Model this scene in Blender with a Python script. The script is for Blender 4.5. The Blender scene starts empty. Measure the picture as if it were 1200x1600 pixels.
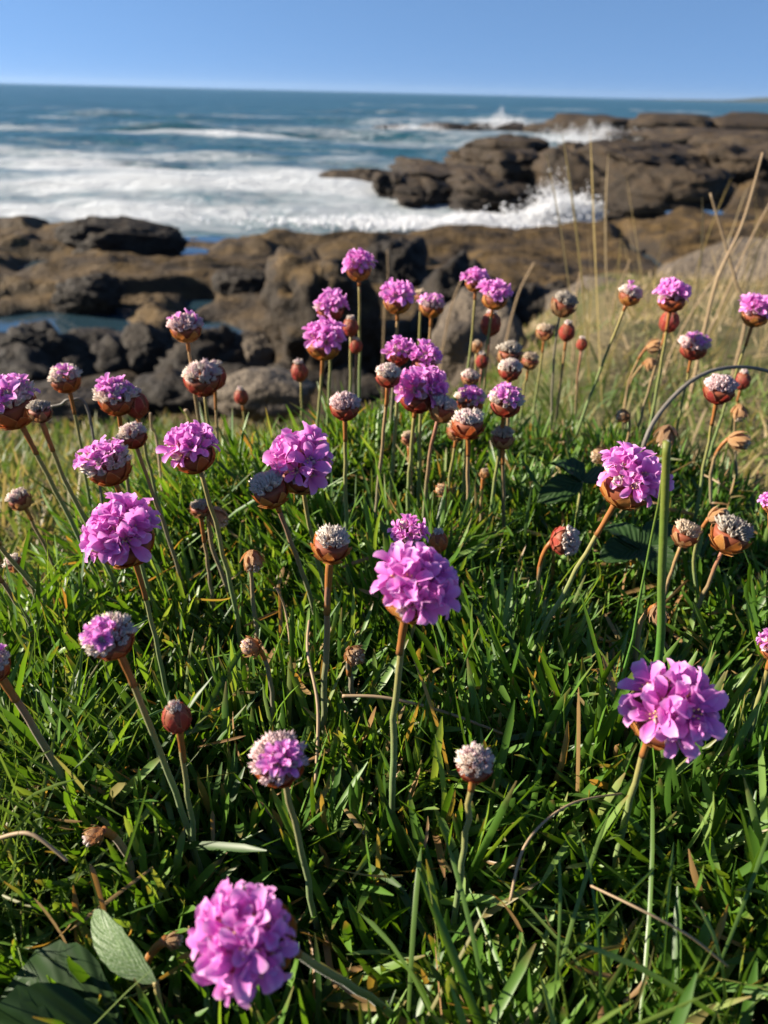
import bpy, math, random
import numpy as np
from mathutils import Vector, Matrix

# ------------------------------------------------------------------ camera, sky, sun, exposure
SC = bpy.context.scene
COL = SC.collection
rad = math.radians
F_PX, PITCH, ROLL = 1201.0, math.atan(656 / 1201.0), rad(1.39)    # phone camera, 1200 x 1600 frame
_cp, _sp, _cr, _sr = math.cos(PITCH), math.sin(PITCH), math.cos(ROLL), math.sin(ROLL)

cam_d = bpy.data.cameras.new('camera')
cam = bpy.data.objects.new('camera', cam_d)
COL.objects.link(cam)
SC.camera = cam
_right = Vector((_cr, _sr * _sp, _sr * _cp))
_up = Vector((-_sr, _cr * _sp, _cr * _cp))
_back = Vector((0, -_cp, _sp))
cam.matrix_world = Matrix(((_right.x, _up.x, _back.x, 0), (_right.y, _up.y, _back.y, 0), (_right.z, _up.z, _back.z, 0), (0, 0, 0, 1)))
cam_d.sensor_fit = 'VERTICAL'
cam_d.sensor_height = 9.6
cam_d.sensor_width = 7.2
cam_d.lens = 9.6 * F_PX / 1600.0
cam_d.clip_start = 0.005
cam_d.clip_end = 60000
cam_d.dof.use_dof = True
cam_d.dof.focus_distance = 0.265
cam_d.dof.aperture_fstop = 4.1

SUN_AZ, SUN_EL = rad(-84), rad(25)         # azimuth clockwise from the view direction (+Y): the sun stands low on the left
sun_dir = Vector((math.sin(SUN_AZ) * math.cos(SUN_EL), math.cos(SUN_AZ) * math.cos(SUN_EL), math.sin(SUN_EL)))
world = bpy.data.worlds.new('World')
SC.world = world
world.use_nodes = True
wn, wl = world.node_tree.nodes, world.node_tree.links
wn.clear()
sky = wn.new('ShaderNodeTexSky')
sky.sky_type = 'NISHITA'
sky.sun_disc = False
sky.sun_elevation = SUN_EL
sky.sun_rotation = SUN_AZ
sky.altitude = 0
sky.air_density = 1.0
sky.dust_density = 0.0
sky.ozone_density = 3.0
bg = wn.new('ShaderNodeBackground')
bg.inputs['Strength'].default_value = 0.058
wout = wn.new('ShaderNodeOutputWorld')
# clear sea air: read the sky a little above the murk of the model's horizon, slightly cooler
geo = wn.new('ShaderNodeTexCoord')
mp = wn.new('ShaderNodeMapping')
mp.inputs['Location'].default_value = (0, 0, 0.30)
wl.new(geo.outputs['Generated'], mp.inputs['Vector'])
wl.new(mp.outputs[0], sky.inputs[0])
tint = wn.new('ShaderNodeMixRGB')
tint.blend_type = 'MULTIPLY'
tint.inputs[0].default_value = 1
tint.inputs[2].default_value = (0.96, 1.07, 1.17, 1)
wl.new(sky.outputs[0], tint.inputs[1])
wl.new(tint.outputs[0], bg.inputs[0])
wl.new(bg.outputs[0], wout.inputs[0])

sun_l = bpy.data.lights.new('sun', 'SUN')
sun_l.energy = 5.0
sun_l.angle = rad(0.53)
sun_l.color = (1.0, 0.89, 0.74)
sun_o = bpy.data.objects.new('sun', sun_l)
COL.objects.link(sun_o)
sun_o.rotation_euler = (-sun_dir).to_track_quat('-Z', 'Y').to_euler()
sun_o.location = sun_dir * 50

SC.view_settings.view_transform = 'Standard'
SC.view_settings.look = 'None'
SC.view_settings.gamma = 1
SC.view_settings.exposure = 1.55
SC.cycles.use_denoising = True
SC.cycles.max_bounces = 8
SC.cycles.diffuse_bounces = 3
SC.cycles.glossy_bounces = 2
SC.cycles.transmission_bounces = 4
SC.cycles.volume_bounces = 1
SC.cycles.caustics_reflective = False
SC.cycles.caustics_refractive = False

SEA_Z = -4.5            # the lens is the origin; the water lies 4.5 m below it

# ------------------------------------------------------------------ helpers
def ray(u, v):
    x, y = (u - 600) / F_PX, (800 - v) / F_PX
    return _right * x + _up * y - _back

def on_z(u, v, z):
    r = ray(u, v)
    return r * (z / r.z)

def at_y(u, v, y):
    r = ray(u, v)
    return r * (y / r.y)

def project(P):
    """N x 3 points to pixels of the 1200 x 1600 frame plus depth"""
    P = np.asarray(P)
    d = -(P @ np.array(_back))
    d = np.where(d < 1e-4, 1e-4, d)
    return 600 + F_PX * (P @ np.array(_right)) / d, 800 - F_PX * (P @ np.array(_up)) / d, d

def hash3(i, j, k, seed):
    n = (i * 374761393 + j * 668265263 + k * 2147483647 + seed * 144665) & 0xffffffff
    n = ((n ^ (n >> 13)) * 1274126177) & 0xffffffff
    n = ((n ^ (n >> 16)) * 2246822519) & 0xffffffff
    return ((n ^ (n >> 15)) & 0xffffff) / float(0xffffff)

def vnoise(P, seed=0):
    P = np.asarray(P, float)
    I = np.floor(P).astype(np.int64)
    f = P - I
    f = f * f * f * (f * (f * 6 - 15) + 10)
    r = 0
    for dx in (0, 1):
        for dy in (0, 1):
            for dz in (0, 1):
                w = (f[:, 0] if dx else 1 - f[:, 0]) * (f[:, 1] if dy else 1 - f[:, 1]) * (f[:, 2] if dz else 1 - f[:, 2])
                r = r + w * hash3(I[:, 0] + dx, I[:, 1] + dy, I[:, 2] + dz, seed)
    return r * 2 - 1

def fbm(P, oct=4, seed=0, ridged=False):
    P = np.asarray(P, float)
    if P.shape[1] == 2:
        P = np.c_[P, np.full(len(P), 0.37)]
    a, s, r = 1.0, 1.0, 0
    for o in range(oct):
        n = vnoise(P * s + o * 17.3, seed + o)
        r = r + a * ((1 - 2 * np.abs(n)) if ridged else n)
        a *= 0.5
        s *= 2.03
    return r

def sstep(a, b, x):
    t = np.clip((x - a) / (b - a), 0, 1)
    return t * t * (3 - 2 * t)

def make_mesh(name, V, F, mats, uv=None, attrs=None, smooth=True, fmat=None):
    me = bpy.data.meshes.new(name)
    me.from_pydata(V if isinstance(V, list) else np.asarray(V, float).tolist() if len(V) < 4000 else np.asarray(V, np.float32),
                   [], F if isinstance(F, list) else np.asarray(F).tolist() if len(F) < 4000 else np.asarray(F, np.int32))
    for m in (mats if isinstance(mats, (list, tuple)) else [mats]):
        me.materials.append(m)
    n = len(me.polygons)
    if smooth:
        me.polygons.foreach_set('use_smooth', np.ones(n, bool))
    if fmat is not None:
        me.polygons.foreach_set('material_index', np.asarray(fmat, np.int32))
    if uv is not None:
        li = np.empty(len(me.loops), np.int32)
        me.loops.foreach_get('vertex_index', li)
        lay = me.uv_layers.new(name='UVMap')
        lay.data.foreach_set('uv', np.asarray(uv, np.float32)[li].ravel())
    for k, a in (attrs or {}).items():
        at = me.attributes.new(k, 'FLOAT', 'POINT')
        at.data.foreach_set('value', np.asarray(a, np.float32))
    me.update()
    return me

def link(name, data, parent=None, matrix=None):
    o = bpy.data.objects.new(name, data)
    COL.objects.link(o)
    if parent is not None:
        o.parent = parent
    if matrix is not None:
        o.matrix_basis = matrix
    return o

def tag(o, label=None, cat=None, group=None, kind=None):
    if label: o['label'] = label
    if cat: o['category'] = cat
    if group: o['group'] = group
    if kind: o['kind'] = kind
    return o

def grid_faces(nr, nc, off=0, wrap=False):
    F = []
    for i in range(nr - 1):
        for j in range(nc if wrap else nc - 1):
            k = (j + 1) % nc
            F.append((off + i * nc + j, off + i * nc + k, off + (i + 1) * nc + k, off + (i + 1) * nc + j))
    return F

def grid_faces_np(nr, nc):
    i, j = np.meshgrid(np.arange(nr - 1), np.arange(nc - 1), indexing='ij')
    a = (i * nc + j).ravel()
    return np.c_[a, a + 1, a + nc + 1, a + nc]

def tube(pts, radii, sides=8, caps=True):
    pts = [Vector(p) for p in pts]
    V, UV, n = [], [], len(pts)
    nrm = None
    for i, p in enumerate(pts):
        t = (pts[min(i + 1, n - 1)] - pts[max(i - 1, 0)]).normalized()
        if nrm is None:
            nrm = t.orthogonal().normalized()
        nrm = (nrm - t * nrm.dot(t)).normalized()
        b = t.cross(nrm)
        for k in range(sides):
            a = 2 * math.pi * k / sides
            V.append(tuple(p + (nrm * math.cos(a) + b * math.sin(a)) * radii[i]))
            UV.append((k / sides, i / (n - 1)))
    F = grid_faces(n, sides, 0, True)
    if caps:
        F.append(tuple(range(sides - 1, -1, -1)))
        F.append(tuple(range((n - 1) * sides, n * sides)))
    return V, F, UV

def bezier(p0, p1, p2, p3, n):
    out = []
    for i in range(n):
        t = i / (n - 1)
        out.append(p0 * (1 - t) ** 3 + p1 * 3 * t * (1 - t) ** 2 + p2 * 3 * t * t * (1 - t) + p3 * t ** 3)
    return out

# ------------------------------------------------------------------ materials
class NT:
    def __init__(s, name):
        s.m = bpy.data.materials.new(name)
        s.m.use_nodes = True
        s.n, s.l = s.m.node_tree.nodes, s.m.node_tree.links
        s.n.clear()
        s.out = s.n.new('ShaderNodeOutputMaterial')
    def new(s, t, **kw):
        nd = s.n.new('ShaderNode' + t)
        for k, v in kw.items():
            if k.startswith('i_'):
                s.put(nd, k[2:], v)
            else:
                setattr(nd, k, v)
        return nd
    def put(s, nd, key, v):
        sock = nd.inputs[int(key)] if key.isdigit() else nd.inputs[key.replace('_', ' ')]
        if hasattr(v, 'is_linked') or hasattr(v, 'links'):
            s.l.new(v, sock)
        else:
            sock.default_value = (tuple(v) + (1,) if isinstance(v, tuple) and len(v) == 3 and sock.type == 'RGBA' else v)
    def noise(s, scale, detail=4, rough=0.55, vec=None, dist=0):
        nd = s.new('TexNoise', i_Scale=scale, i_Detail=detail, i_Roughness=rough, i_Distortion=dist)
        if vec is not None: s.l.new(vec, nd.inputs['Vector'])
        return nd.outputs['Fac']
    def ramp(s, fac, stops, interp='LINEAR'):
        r = s.new('ValToRGB')
        r.color_ramp.interpolation = interp
        e = r.color_ramp.elements
        while len(e) < len(stops): e.new(0.5)
        for el, (p, c) in zip(e, stops):
            el.position = p
            el.color = (tuple(c) + (1,)) if isinstance(c, tuple) else (c, c, c, 1)
        s.l.new(fac, r.inputs[0])
        return r.outputs[0]
    def mix(s, fac, a, b, mode='MIX'):
        nd = s.new('MixRGB', blend_type=mode)
        s.put(nd, '0', fac); s.put(nd, '1', a); s.put(nd, '2', b)
        return nd.outputs[0]
    def math(s, op, a, b=0.0, c=0.0):
        nd = s.new('Math', operation=op)
        s.put(nd, '0', a); s.put(nd, '1', b); s.put(nd, '2', c)
        return nd.outputs[0]
    def attr(s, name):
        return s.new('Attribute', attribute_name=name).outputs['Fac']
    def objrand(s):
        return s.new('ObjectInfo').outputs['Random']
    def coord(s, which='Object'):
        return s.new('TexCoord').outputs[which]
    def mapping(s, vec, scale):
        nd = s.new('Mapping')
        s.l.new(vec, nd.inputs[0])
        nd.inputs['Scale'].default_value = scale
        return nd.outputs[0]
    def uv(s):
        sx = s.new('SeparateXYZ')
        s.l.new(s.coord('UV'), sx.inputs[0])
        return sx.outputs[0], sx.outputs[1]
    def bump(s, height, strength=0.5, dist=0.01):
        return s.new('Bump', i_Strength=strength, i_Distance=dist, i_Height=height).outputs[0]
    def principled(s, col, rough=0.6, spec=0.5, normal=None, sheen=0.0, **kw):
        p = s.new('BsdfPrincipled')
        s.put(p, 'Base Color', col); s.put(p, 'Roughness', rough); s.put(p, 'Specular IOR Level', spec)
        if sheen:
            p.inputs['Sheen Weight'].default_value = sheen
            p.inputs['Sheen Roughness'].default_value = 0.4
        if normal is not None: s.l.new(normal, p.inputs['Normal'])
        for k, v in kw.items(): s.put(p, k, v)
        return p.outputs[0]
    def leafy(s, col, tcol, frac, rough=0.5, spec=0.5, normal=None, sheen=0.0):
        """thin tissue: a surface mixed with light let through"""
        p = s.principled(col, rough, spec, normal, sheen)
        t = s.new('BsdfTranslucent')
        s.put(t, 'Color', tcol)
        if normal is not None: s.l.new(normal, t.inputs['Normal'])
        mx = s.new('MixShader')
        mx.inputs[0].default_value = frac
        s.l.new(p, mx.inputs[1]); s.l.new(t.outputs[0], mx.inputs[2])
        return mx.outputs[0]
    def done(s, surf):
        s.l.new(surf, s.out.inputs['Surface'])
        return s.m

M = {}

def build_materials():
    # thrift leaf
    t = NT('thrift_leaf')
    r = t.attr('rnd'); u, v = t.uv()
    col = t.ramp(r, [(0, (0.016, 0.050, 0.004)), (0.35, (0.038, 0.108, 0.007)), (0.75, (0.080, 0.175, 0.018)), (0.93, (0.17, 0.26, 0.070)), (0.97, (0.22, 0.15, 0.06)), (1, (0.26, 0.13, 0.06))])
    tipm = t.math('MULTIPLY', t.ramp(v, [(0.86, 0.0), (1.0, 1.0)]), t.ramp(t.math('FRACT', t.math('MULTIPLY', r, 37.0)), [(0.6, 0.0), (0.8, 0.8)]))
    col = t.mix(tipm, col, (0.20, 0.10, 0.05))
    nz = t.noise(500, 2, vec=t.coord('Object'))
    col = t.mix(t.math('MULTIPLY', nz, 0.25), col, (0.09, 0.14, 0.03))
    M['leaf'] = t.done(t.leafy(col, t.mix(1.0, col, (3.0, 2.5, 0.8), 'MULTIPLY'), 0.28, 0.46, 0.45))
    # grass
    t = NT('grass_blade')
    r = t.attr('rnd')
    col = t.ramp(r, [(0, (0.04, 0.09, 0.012)), (0.45, (0.10, 0.15, 0.025)), (0.6, (0.17, 0.16, 0.05)), (0.8, (0.30, 0.22, 0.11)), (1, (0.38, 0.29, 0.17))])
    M['grass'] = t.done(t.leafy(col, t.mix(1.0, col, (1.6, 1.6, 1.0), 'MULTIPLY'), 0.35, 0.5, 0.4))
    t = NT('green_blade')
    r = t.objrand()
    col = t.ramp(r, [(0, (0.05, 0.12, 0.015)), (1, (0.12, 0.19, 0.04))])
    M['blade'] = t.done(t.leafy(col, t.mix(1.0, col, (2.2, 2.2, 1.0), 'MULTIPLY'), 0.3, 0.4, 0.5))
    # straw
    t = NT('dry_straw')
    u, v = t.uv()
    col = t.mix(t.noise(60, 3, vec=t.coord('Object')), (0.30, 0.20, 0.11), (0.44, 0.33, 0.20))
    M['straw'] = t.done(t.leafy(col, col, 0.2, 0.55, 0.3))
    t = NT('grey_stalk')
    col = t.mix(t.noise(80, 3, vec=t.coord('Object')), (0.07, 0.065, 0.055), (0.19, 0.165, 0.135))
    M['greystalk'] = t.done(t.principled(col, 0.55, 0.4))
    # soil / litter
    t = NT('dark_soil')
    col = t.mix(t.noise(90, 5, vec=t.coord('Object')), (0.004, 0.003, 0.002), (0.016, 0.011, 0.007))
    M['soil'] = t.done(t.principled(col, 0.95, 0.1))
    # petals
    t = NT('pink_petal')
    u, v = t.uv()
    vein = t.new('TexWave', i_Scale=7.0, i_Distortion=1.0, i_Detail=1.0)
    t.l.new(t.mapping(t.coord('UV'), (1.0, 0.12, 1.0)), vein.inputs[0])
    base = t.ramp(v, [(0.0, (0.66, 0.46, 0.42)), (0.16, (0.66, 0.26, 0.48)), (0.42, (0.70, 0.16, 0.56)), (0.80, (0.74, 0.26, 0.63)), (1, (0.82, 0.50, 0.76))])
    base = t.mix(t.math('MULTIPLY', vein.outputs['Fac'], 0.22), base, (0.66, 0.12, 0.50))
    rr = t.objrand()
    base = t.mix(t.ramp(rr, [(0.0, 0.0), (1, 0.28)]), base, (0.80, 0.34, 0.76))
    M['petal'] = t.done(t.leafy(base, t.mix(0.25, base, (0.95, 0.35, 0.85)), 0.40, 0.55, 0.2))
    t = NT('yellow_anther')
    M['anther'] = t.done(t.principled((0.75, 0.55, 0.22), 0.6, 0.3))
    # calyx papers
    for key, a, b, c in (('calyx_white', (0.82, 0.75, 0.68), (0.74, 0.60, 0.54), (0.44, 0.09, 0.15)),
                         ('calyx_pink', (0.78, 0.62, 0.64), (0.66, 0.36, 0.46), (0.46, 0.08, 0.22)),
                         ('calyx_grey', (0.50, 0.46, 0.40), (0.36, 0.31, 0.26), (0.18, 0.12, 0.10)),
                         ('calyx_straw', (0.70, 0.58, 0.44), (0.58, 0.42, 0.28), (0.34, 0.18, 0.10))):
        t = NT(key)
        u, v = t.uv()
        col = t.ramp(v, [(0, c), (0.22, b), (0.55, a), (1, a)])
        sw = t.math('FRACT', t.math('MULTIPLY', u, 5.0))
        col = t.mix(t.math('MULTIPLY', t.ramp(sw, [(0.0, 0.55), (0.3, 0.0), (0.75, 0.0), (1.0, 0.55)]), t.ramp(v, [(0.2, 1.0), (0.9, 0.15)])), col, c)
        M[key] = t.done(t.leafy(col, t.mix(0.5, col, (0.85, 0.70, 0.55)), 0.45, 0.75, 0.2))
    # bracts
    for key, mid, edge, low in (('bract_red', (0.36, 0.026, 0.028), (0.62, 0.36, 0.22), (0.42, 0.11, 0.030)),
                                ('bract_brown', (0.42, 0.075, 0.022), (0.66, 0.40, 0.20), (0.56, 0.24, 0.05)),
                                ('bract_orange', (0.50, 0.20, 0.040), (0.66, 0.42, 0.20), (0.54, 0.28, 0.08)),
                                ('bract_tan', (0.44, 0.24, 0.10), (0.60, 0.43, 0.26), (0.36, 0.19, 0.08)),
                                ('bract_dead', (0.30, 0.175, 0.085), (0.48, 0.34, 0.20), (0.20, 0.11, 0.05))):
        t = NT(key)
        u, v = t.uv()
        e = t.math('ABSOLUTE', t.math('SUBTRACT', u, 0.5))
        em = t.ramp(e, [(0.38, 0.0), (0.495, 0.9)])
        em = t.math('MAXIMUM', em, t.ramp(v, [(0.86, 0.0), (1, 0.9)]))
        nz = t.noise(7, 3, vec=t.coord('UV'))
        c = t.mix(t.ramp(v, [(0, 1.0), (0.4, 0.0)]), mid, low)
        c = t.mix(t.math('MULTIPLY', em, t.ramp(nz, [(0.3, 0.35), (0.65, 1.0)])), c, edge)
        c = t.mix(t.ramp(t.objrand(), [(0, 0.0), (1, 0.25)]), c, low)
        st = t.new('TexWave', i_Scale=5.0, i_Distortion=2.5)
        t.l.new(t.mapping(t.coord('UV'), (1, .15, 1)), st.inputs[0])
        c = t.mix(t.math('MULTIPLY', st.outputs['Fac'], 0.14), c, edge)
        M[key] = t.done(t.leafy(c, t.mix(1.0, c, (1.5, 1.1, 0.9), 'MULTIPLY'), 0.3, 0.5, 0.3, t.bump(st.outputs['Fac'], 0.5, 0.0004)))
    t = NT('cup_dark')
    M['cup_dark'] = t.done(t.principled((0.20, 0.055, 0.025), 0.6, 0.3))
    # stems: green below, tinged above
    for key, lo, hi in (('stem_green', (0.115, 0.185, 0.045), (0.26, 0.18, 0.035)), ('stem_red', (0.13, 0.15, 0.055), (0.26, 0.065, 0.035)),
                        ('stem_dry', (0.16, 0.13, 0.075), (0.33, 0.165, 0.05)), ('stem_deep', (0.050, 0.150, 0.012), (0.14, 0.14, 0.015)),
                        ('stem_grey', (0.15, 0.125, 0.09), (0.10, 0.075, 0.055))):
        t = NT(key)
        u, v = t.uv()
        nz = t.noise(350, 3, vec=t.coord('Object'))
        c = t.mix(t.ramp(t.math('ADD', v, t.math('MULTIPLY', t.math('SUBTRACT', t.noise(60, 2, vec=t.coord('Object')), 0.5), 0.35)), [(0.45, 0.0), (0.98, 1.0)]), lo, hi)
        c = t.mix(t.math('MULTIPLY', nz, 0.45), c, (0.20, 0.21, 0.12) if key != 'stem_deep' else (0.08, 0.13, 0.03))
        M[key] = t.done(t.principled(c, 0.55, 0.35, t.bump(nz, 0.35, 0.0006), sheen=0.22 if key != 'stem_deep' else 0.1))
    t = NT('sheath')
    u, v = t.uv()
    c = t.mix(t.noise(120, 3, vec=t.coord('Object')), (0.20, 0.060, 0.014), (0.40, 0.17, 0.045))
    c = t.mix(t.ramp(v, [(0, 0.7), (0.25, 0.0)]), c, (0.20, 0.10, 0.04))
    M['sheath'] = t.done(t.leafy(c, c, 0.15, 0.45, 0.4))
    # broad leaf
    for key, a, b in (('broad', (0.016, 0.042, 0.008), (0.022, 0.054, 0.011)), ('broad_fuzzy', (0.07, 0.13, 0.035), (0.09, 0.15, 0.045))):
        t = NT('leaf_' + key)
        u, v = t.uv()
        e = t.math('ABSOLUTE', t.math('SUBTRACT', u, 0.5))
        ribs = t.new('TexWave', i_Scale=1.9, i_Distortion=0.3, bands_direction='X')
        cx = t.new('CombineXYZ')
        t.l.new(t.math('SUBTRACT', v, t.math('MULTIPLY', e, 0.9)), cx.inputs[0])
        t.l.new(cx.outputs[0], ribs.inputs[0])
        c = t.mix(ribs.outputs['Fac'], a, b)
        if key == 'broad_fuzzy':
            c = t.mix(t.ramp(t.noise(26, 4, vec=t.coord('UV')), [(0.45, 0.0), (0.65, 0.8)]), c, (0.26, 0.32, 0.20))
        M[key] = t.done(t.leafy(c, t.mix(1.0, c, (2.5, 2.6, 1.2), 'MULTIPLY'), 0.25, 0.55 if key == 'broad' else 0.5, 0.25, t.bump(ribs.outputs['Fac'], 0.4, 0.0008), sheen=0.3 if key == 'broad_fuzzy' else 0))
    # rocks
    for key, dark, mid, top_col, am in (('rock_shore', (0.008, 0.006, 0.004), (0.046, 0.030, 0.014), (0.110, 0.066, 0.018), 0.9),
                                     ('rock_dark', (0.006, 0.005, 0.004), (0.026, 0.019, 0.012), (0.050, 0.034, 0.017), 0.5),
                                     ('rock_sea', (0.009, 0.007, 0.005), (0.045, 0.030, 0.016), (0.075, 0.050, 0.024), 0.6),
                                     ('rock_pale', (0.04, 0.033, 0.025), (0.11, 0.085, 0.060), (0.145, 0.12, 0.09), 0.6)):
        t = NT(key)
        oc = t.coord('Object')
        geo = t.new('NewGeometry')
        pos = geo.outputs['Position']
        big = t.noise(0.7, 5, 0.6, pos, 0.4)
        fine = t.noise(6.0, 6, 0.65, pos)
        c = t.mix(t.ramp(big, [(0.40, 0.0), (0.68, 1.0)]), dark, mid)
        nz = t.new('SeparateXYZ')
        t.l.new(geo.outputs['Normal'], nz.inputs[0])
        top_m = t.math('MULTIPLY', t.ramp(nz.outputs[2], [(0.55, 0.0), (0.9, 1.0)]), t.ramp(t.noise(0.9, 4, 0.6, pos), [(0.38, 0.0), (0.6, am)]))
        c = t.mix(top_m, c, top_col)  # browner tone on upward-facing rock, broken up by noise
        c = t.mix(t.ramp(t.noise(2.2, 5, 0.6, pos), [(0.50, 0.0), (0.68, 0.9)]), c, dark)
        c = t.mix(t.math('MULTIPLY', fine, 0.5), c, tuple(x * 1.3 for x in mid))
        if key in ('rock_sea', 'rock_shore'):      # wet black band just above the water
            pz = t.new('SeparateXYZ')
            t.l.new(pos, pz.inputs[0])
            hz = t.math('ADD', pz.outputs[2], t.math('MULTIPLY', t.noise(0.5, 4, 0.6, pos), 1.4))
            c = t.mix(t.ramp(t.math('ADD', t.math('MULTIPLY', hz, 0.25), 1.25), [(0.30, 0.85), (0.62, 0.0)]), c, (0.010, 0.008, 0.007))
        M[key] = t.done(t.principled(c, 0.75 if key != 'rock_pale' else 0.85, 0.25, t.bump(t.math('ADD', fine, t.math('MULTIPLY', t.noise(1.6, 5, 0.6, pos), 2.0)), 1.0, 0.10)))
    # slope
    t = NT('turf')
    pos = t.new('NewGeometry').outputs['Position']
    c = t.mix(t.ramp(t.noise(2.5, 5, 0.6, pos), [(0.4, 0.0), (0.6, 1.0)]), (0.055, 0.060, 0.020), (0.15, 0.115, 0.065))
    c = t.mix(t.ramp(t.noise(30, 4, 0.6, pos), [(0.4, 0.0), (0.7, 0.6)]), c, (0.09, 0.08, 0.04))
    M['turf'] = t.done(t.principled(c, 0.95, 0.1, t.bump(t.noise(40, 4, 0.6, pos), 0.6, 0.02)))
    # sea
    t = NT('sea_water')
    pos = t.new('NewGeometry').outputs['Position']
    foam = t.attr('foam'); crest = t.attr('crest')
    n1 = t.noise(0.16, 8, 0.62, t.mapping(pos, (0.55, 1.0, 1.0)), 0.8)
    n2 = t.noise(0.9, 8, 0.68, t.mapping(pos, (0.6, 1.0, 1.0)), 1.2)
    n = t.math('ADD', t.math('MULTIPLY', n1, 0.95), t.math('MULTIPLY', n2, 0.85))
    n = t.math('SUBTRACT', n, 0.41)
    k = t.math('ADD', n, foam)
    fm = t.ramp(k, [(0.44, 0.0), (0.58, 0.30), (0.72, 0.62), (0.88, 1.0)])
    c = t.mix(t.noise(0.05, 4, 0.5, pos), (0.010, 0.052, 0.070), (0.018, 0.085, 0.098))
    c = t.mix(t.math('MULTIPLY', foam, 0.55), c, (0.05, 0.16, 0.20))
    wb = t.math('ADD', t.noise(1.3, 6, 0.6, t.mapping(pos, (0.5, 1.0, 1.0)), 0.5), t.math('MULTIPLY', t.noise(0.25, 4, 0.6, t.mapping(pos, (0.4, 1, 1))), 2.5))
    bp = t.bump(wb, 1.0, 0.5)
    w = t.principled(c, 0.28, 0.5, bp, IOR=1.33)
    f = t.principled((0.48, 0.51, 0.53), 0.9, 0.2, t.bump(t.math('ADD', n2, n1), 0.9, 0.6))
    mx = t.new('MixShader')
    t.l.new(fm, mx.inputs[0]); t.l.new(w, mx.inputs[1]); t.l.new(f, mx.inputs[2])
    M['sea'] = t.done(mx.outputs[0])
    t = NT('pool_water')
    pos = t.new('NewGeometry').outputs['Position']
    M['pool'] = t.done(t.principled((0.018, 0.040, 0.055), 0.08, 0.8, t.bump(t.noise(3, 3, 0.5, pos), 0.15, 0.05), IOR=1.4))
    t = NT('sea_spray')
    M['spray'] = t.done(t.leafy((0.85, 0.86, 0.87), (0.85, 0.87, 0.9), 0.45, 0.9, 0.2))
    t = NT('far_hill')
    M['hill'] = t.done(t.principled((0.06, 0.07, 0.05), 0.95, 0.1))

build_materials()

# ------------------------------------------------------------------ the sea
def build_sea():
    nr, nc = 520, 460
    s = np.linspace(0, 1, nr)
    r = 1.0 / (1 / 16.0 + (1 / 12000.0 - 1 / 16.0) * s)
    a = np.linspace(rad(-58), rad(58), nc)
    R, A = np.meshgrid(r, a, indexing='ij')
    X, Y = (R * np.sin(A)).ravel(), (R * np.cos(A)).ravel()
    P = np.c_[X, Y]
    damp = np.exp(-R.ravel() / 420.0)
    warp = fbm(P * 0.02, 3, 5) * 7
    z = np.zeros_like(X)
    for (lam, amp, ang, ph) in ((34, .42, 8, 0.4), (21, .26, -12, 1.7), (12.5, .13, 20, 2.9), (7.3, .08, -25, 0.3), (4.1, .05, 33, 4.0), (2.4, .03, -5, 1.1)):
        k = 2 * math.pi / lam
        c = math.cos(rad(ang)); sn = math.sin(rad(ang))
        w = np.sin(k * (X * sn + Y * c + warp) + ph)
        z += amp * (2 * ((w + 1) / 2) ** 1.7 - 1) * (0.6 + 0.8 * vnoise(np.c_[P / lam * 0.35, np.full(len(X), ph)], 9))
    # breakers rolling in
    crest = np.zeros_like(X)
    for (y0, h, x0, x1, wd, foamy) in ((66, .75, -40, -6, 3.0, 1), (104, 1.15, -34, -12, 5.0, 0), (50, .45, -30, 2, 2.4, 1), (40, .30, -22, 6, 1.8, 1), (150, .9, -60, 8, 6, .4), (210, 1.0, -20, 70, 8, .5), (330, 1.6, -20, 190, 12, 1.0), (118, .7, -6, 6, 4, 1), (58, .4, -36, -2, 2.0, .9), (45, .35, -12, 8, 1.8, .9), (35, .25, -20, 2, 1.5, .9), (82, .5, -50, 10, 3, .7), (170, .8, 0, 60, 6, .7), (130, .7, -60, -20, 5, .5)):
        yc = y0 + fbm(np.c_[X * 0.06, np.full(len(X), y0 * 0.3)], 3, 3) * y0 * 0.035
        env = sstep(x0 - 8, x0 + 8, X) * (1 - sstep(x1 - 8, x1 + 8, X)) * (0.75 + 0.4 * vnoise(np.c_[X * 0.15, Y * 0.02, X * 0], y0))
        d = (Y - yc) / wd
        prof = np.where(d < 0, np.exp(-(d * 1.7) ** 2), np.exp(-(d * 0.8) ** 2))
        z += h * prof * env
        crest += foamy * env * np.exp(-((d + 0.35) * 1.5) ** 2)
    z = z * damp + fbm(P * 0.5, 4, 8) * 0.06 * np.exp(-R.ravel() / 90)
    near = 1 - sstep(44, 84, Y + X * 0.25 + fbm(P * 0.05, 3, 2) * 12)
    big = fbm(P * np.array([0.045, 0.075]), 4, 12)
    foam = -0.15 + 0.17 * near + near * big * 0.22
    foam += 0.36 * np.clip(crest, 0, 1)
    foam += 0.20 * sstep(0.35, 0.8, z) * sstep(0.0, 0.5, fbm(P * np.array([.03, .05]), 3, 77) + .15)
    foam += 0.06 * sstep(0.2, 0.9, big) * (1 - near)
    # broken water round the outcrop and the reef
    for (cx, cy, rx, ry, g) in ((4, 33, 9, 3.5, .30), (9, 55, 16, 12, .22), (14, 100, 26, 20, .22), (-1, 40, 5, 3, .2), (30, 150, 60, 30, .14)):
        foam += g * np.exp(-(((X - cx) / rx) ** 2 + ((Y - cy) / ry) ** 2))
    far = sstep(120, 600, Y)
    foam -= 0.10 * far
    me = make_mesh('sea', np.c_[X, Y, z + SEA_Z], grid_faces_np(nr, nc), M['sea'], attrs={'foam': foam, 'crest': crest})
    tag(link('sea', me), 'blue green sea with white foam running in towards the rocks', 'sea', kind='structure')

build_sea()

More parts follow.
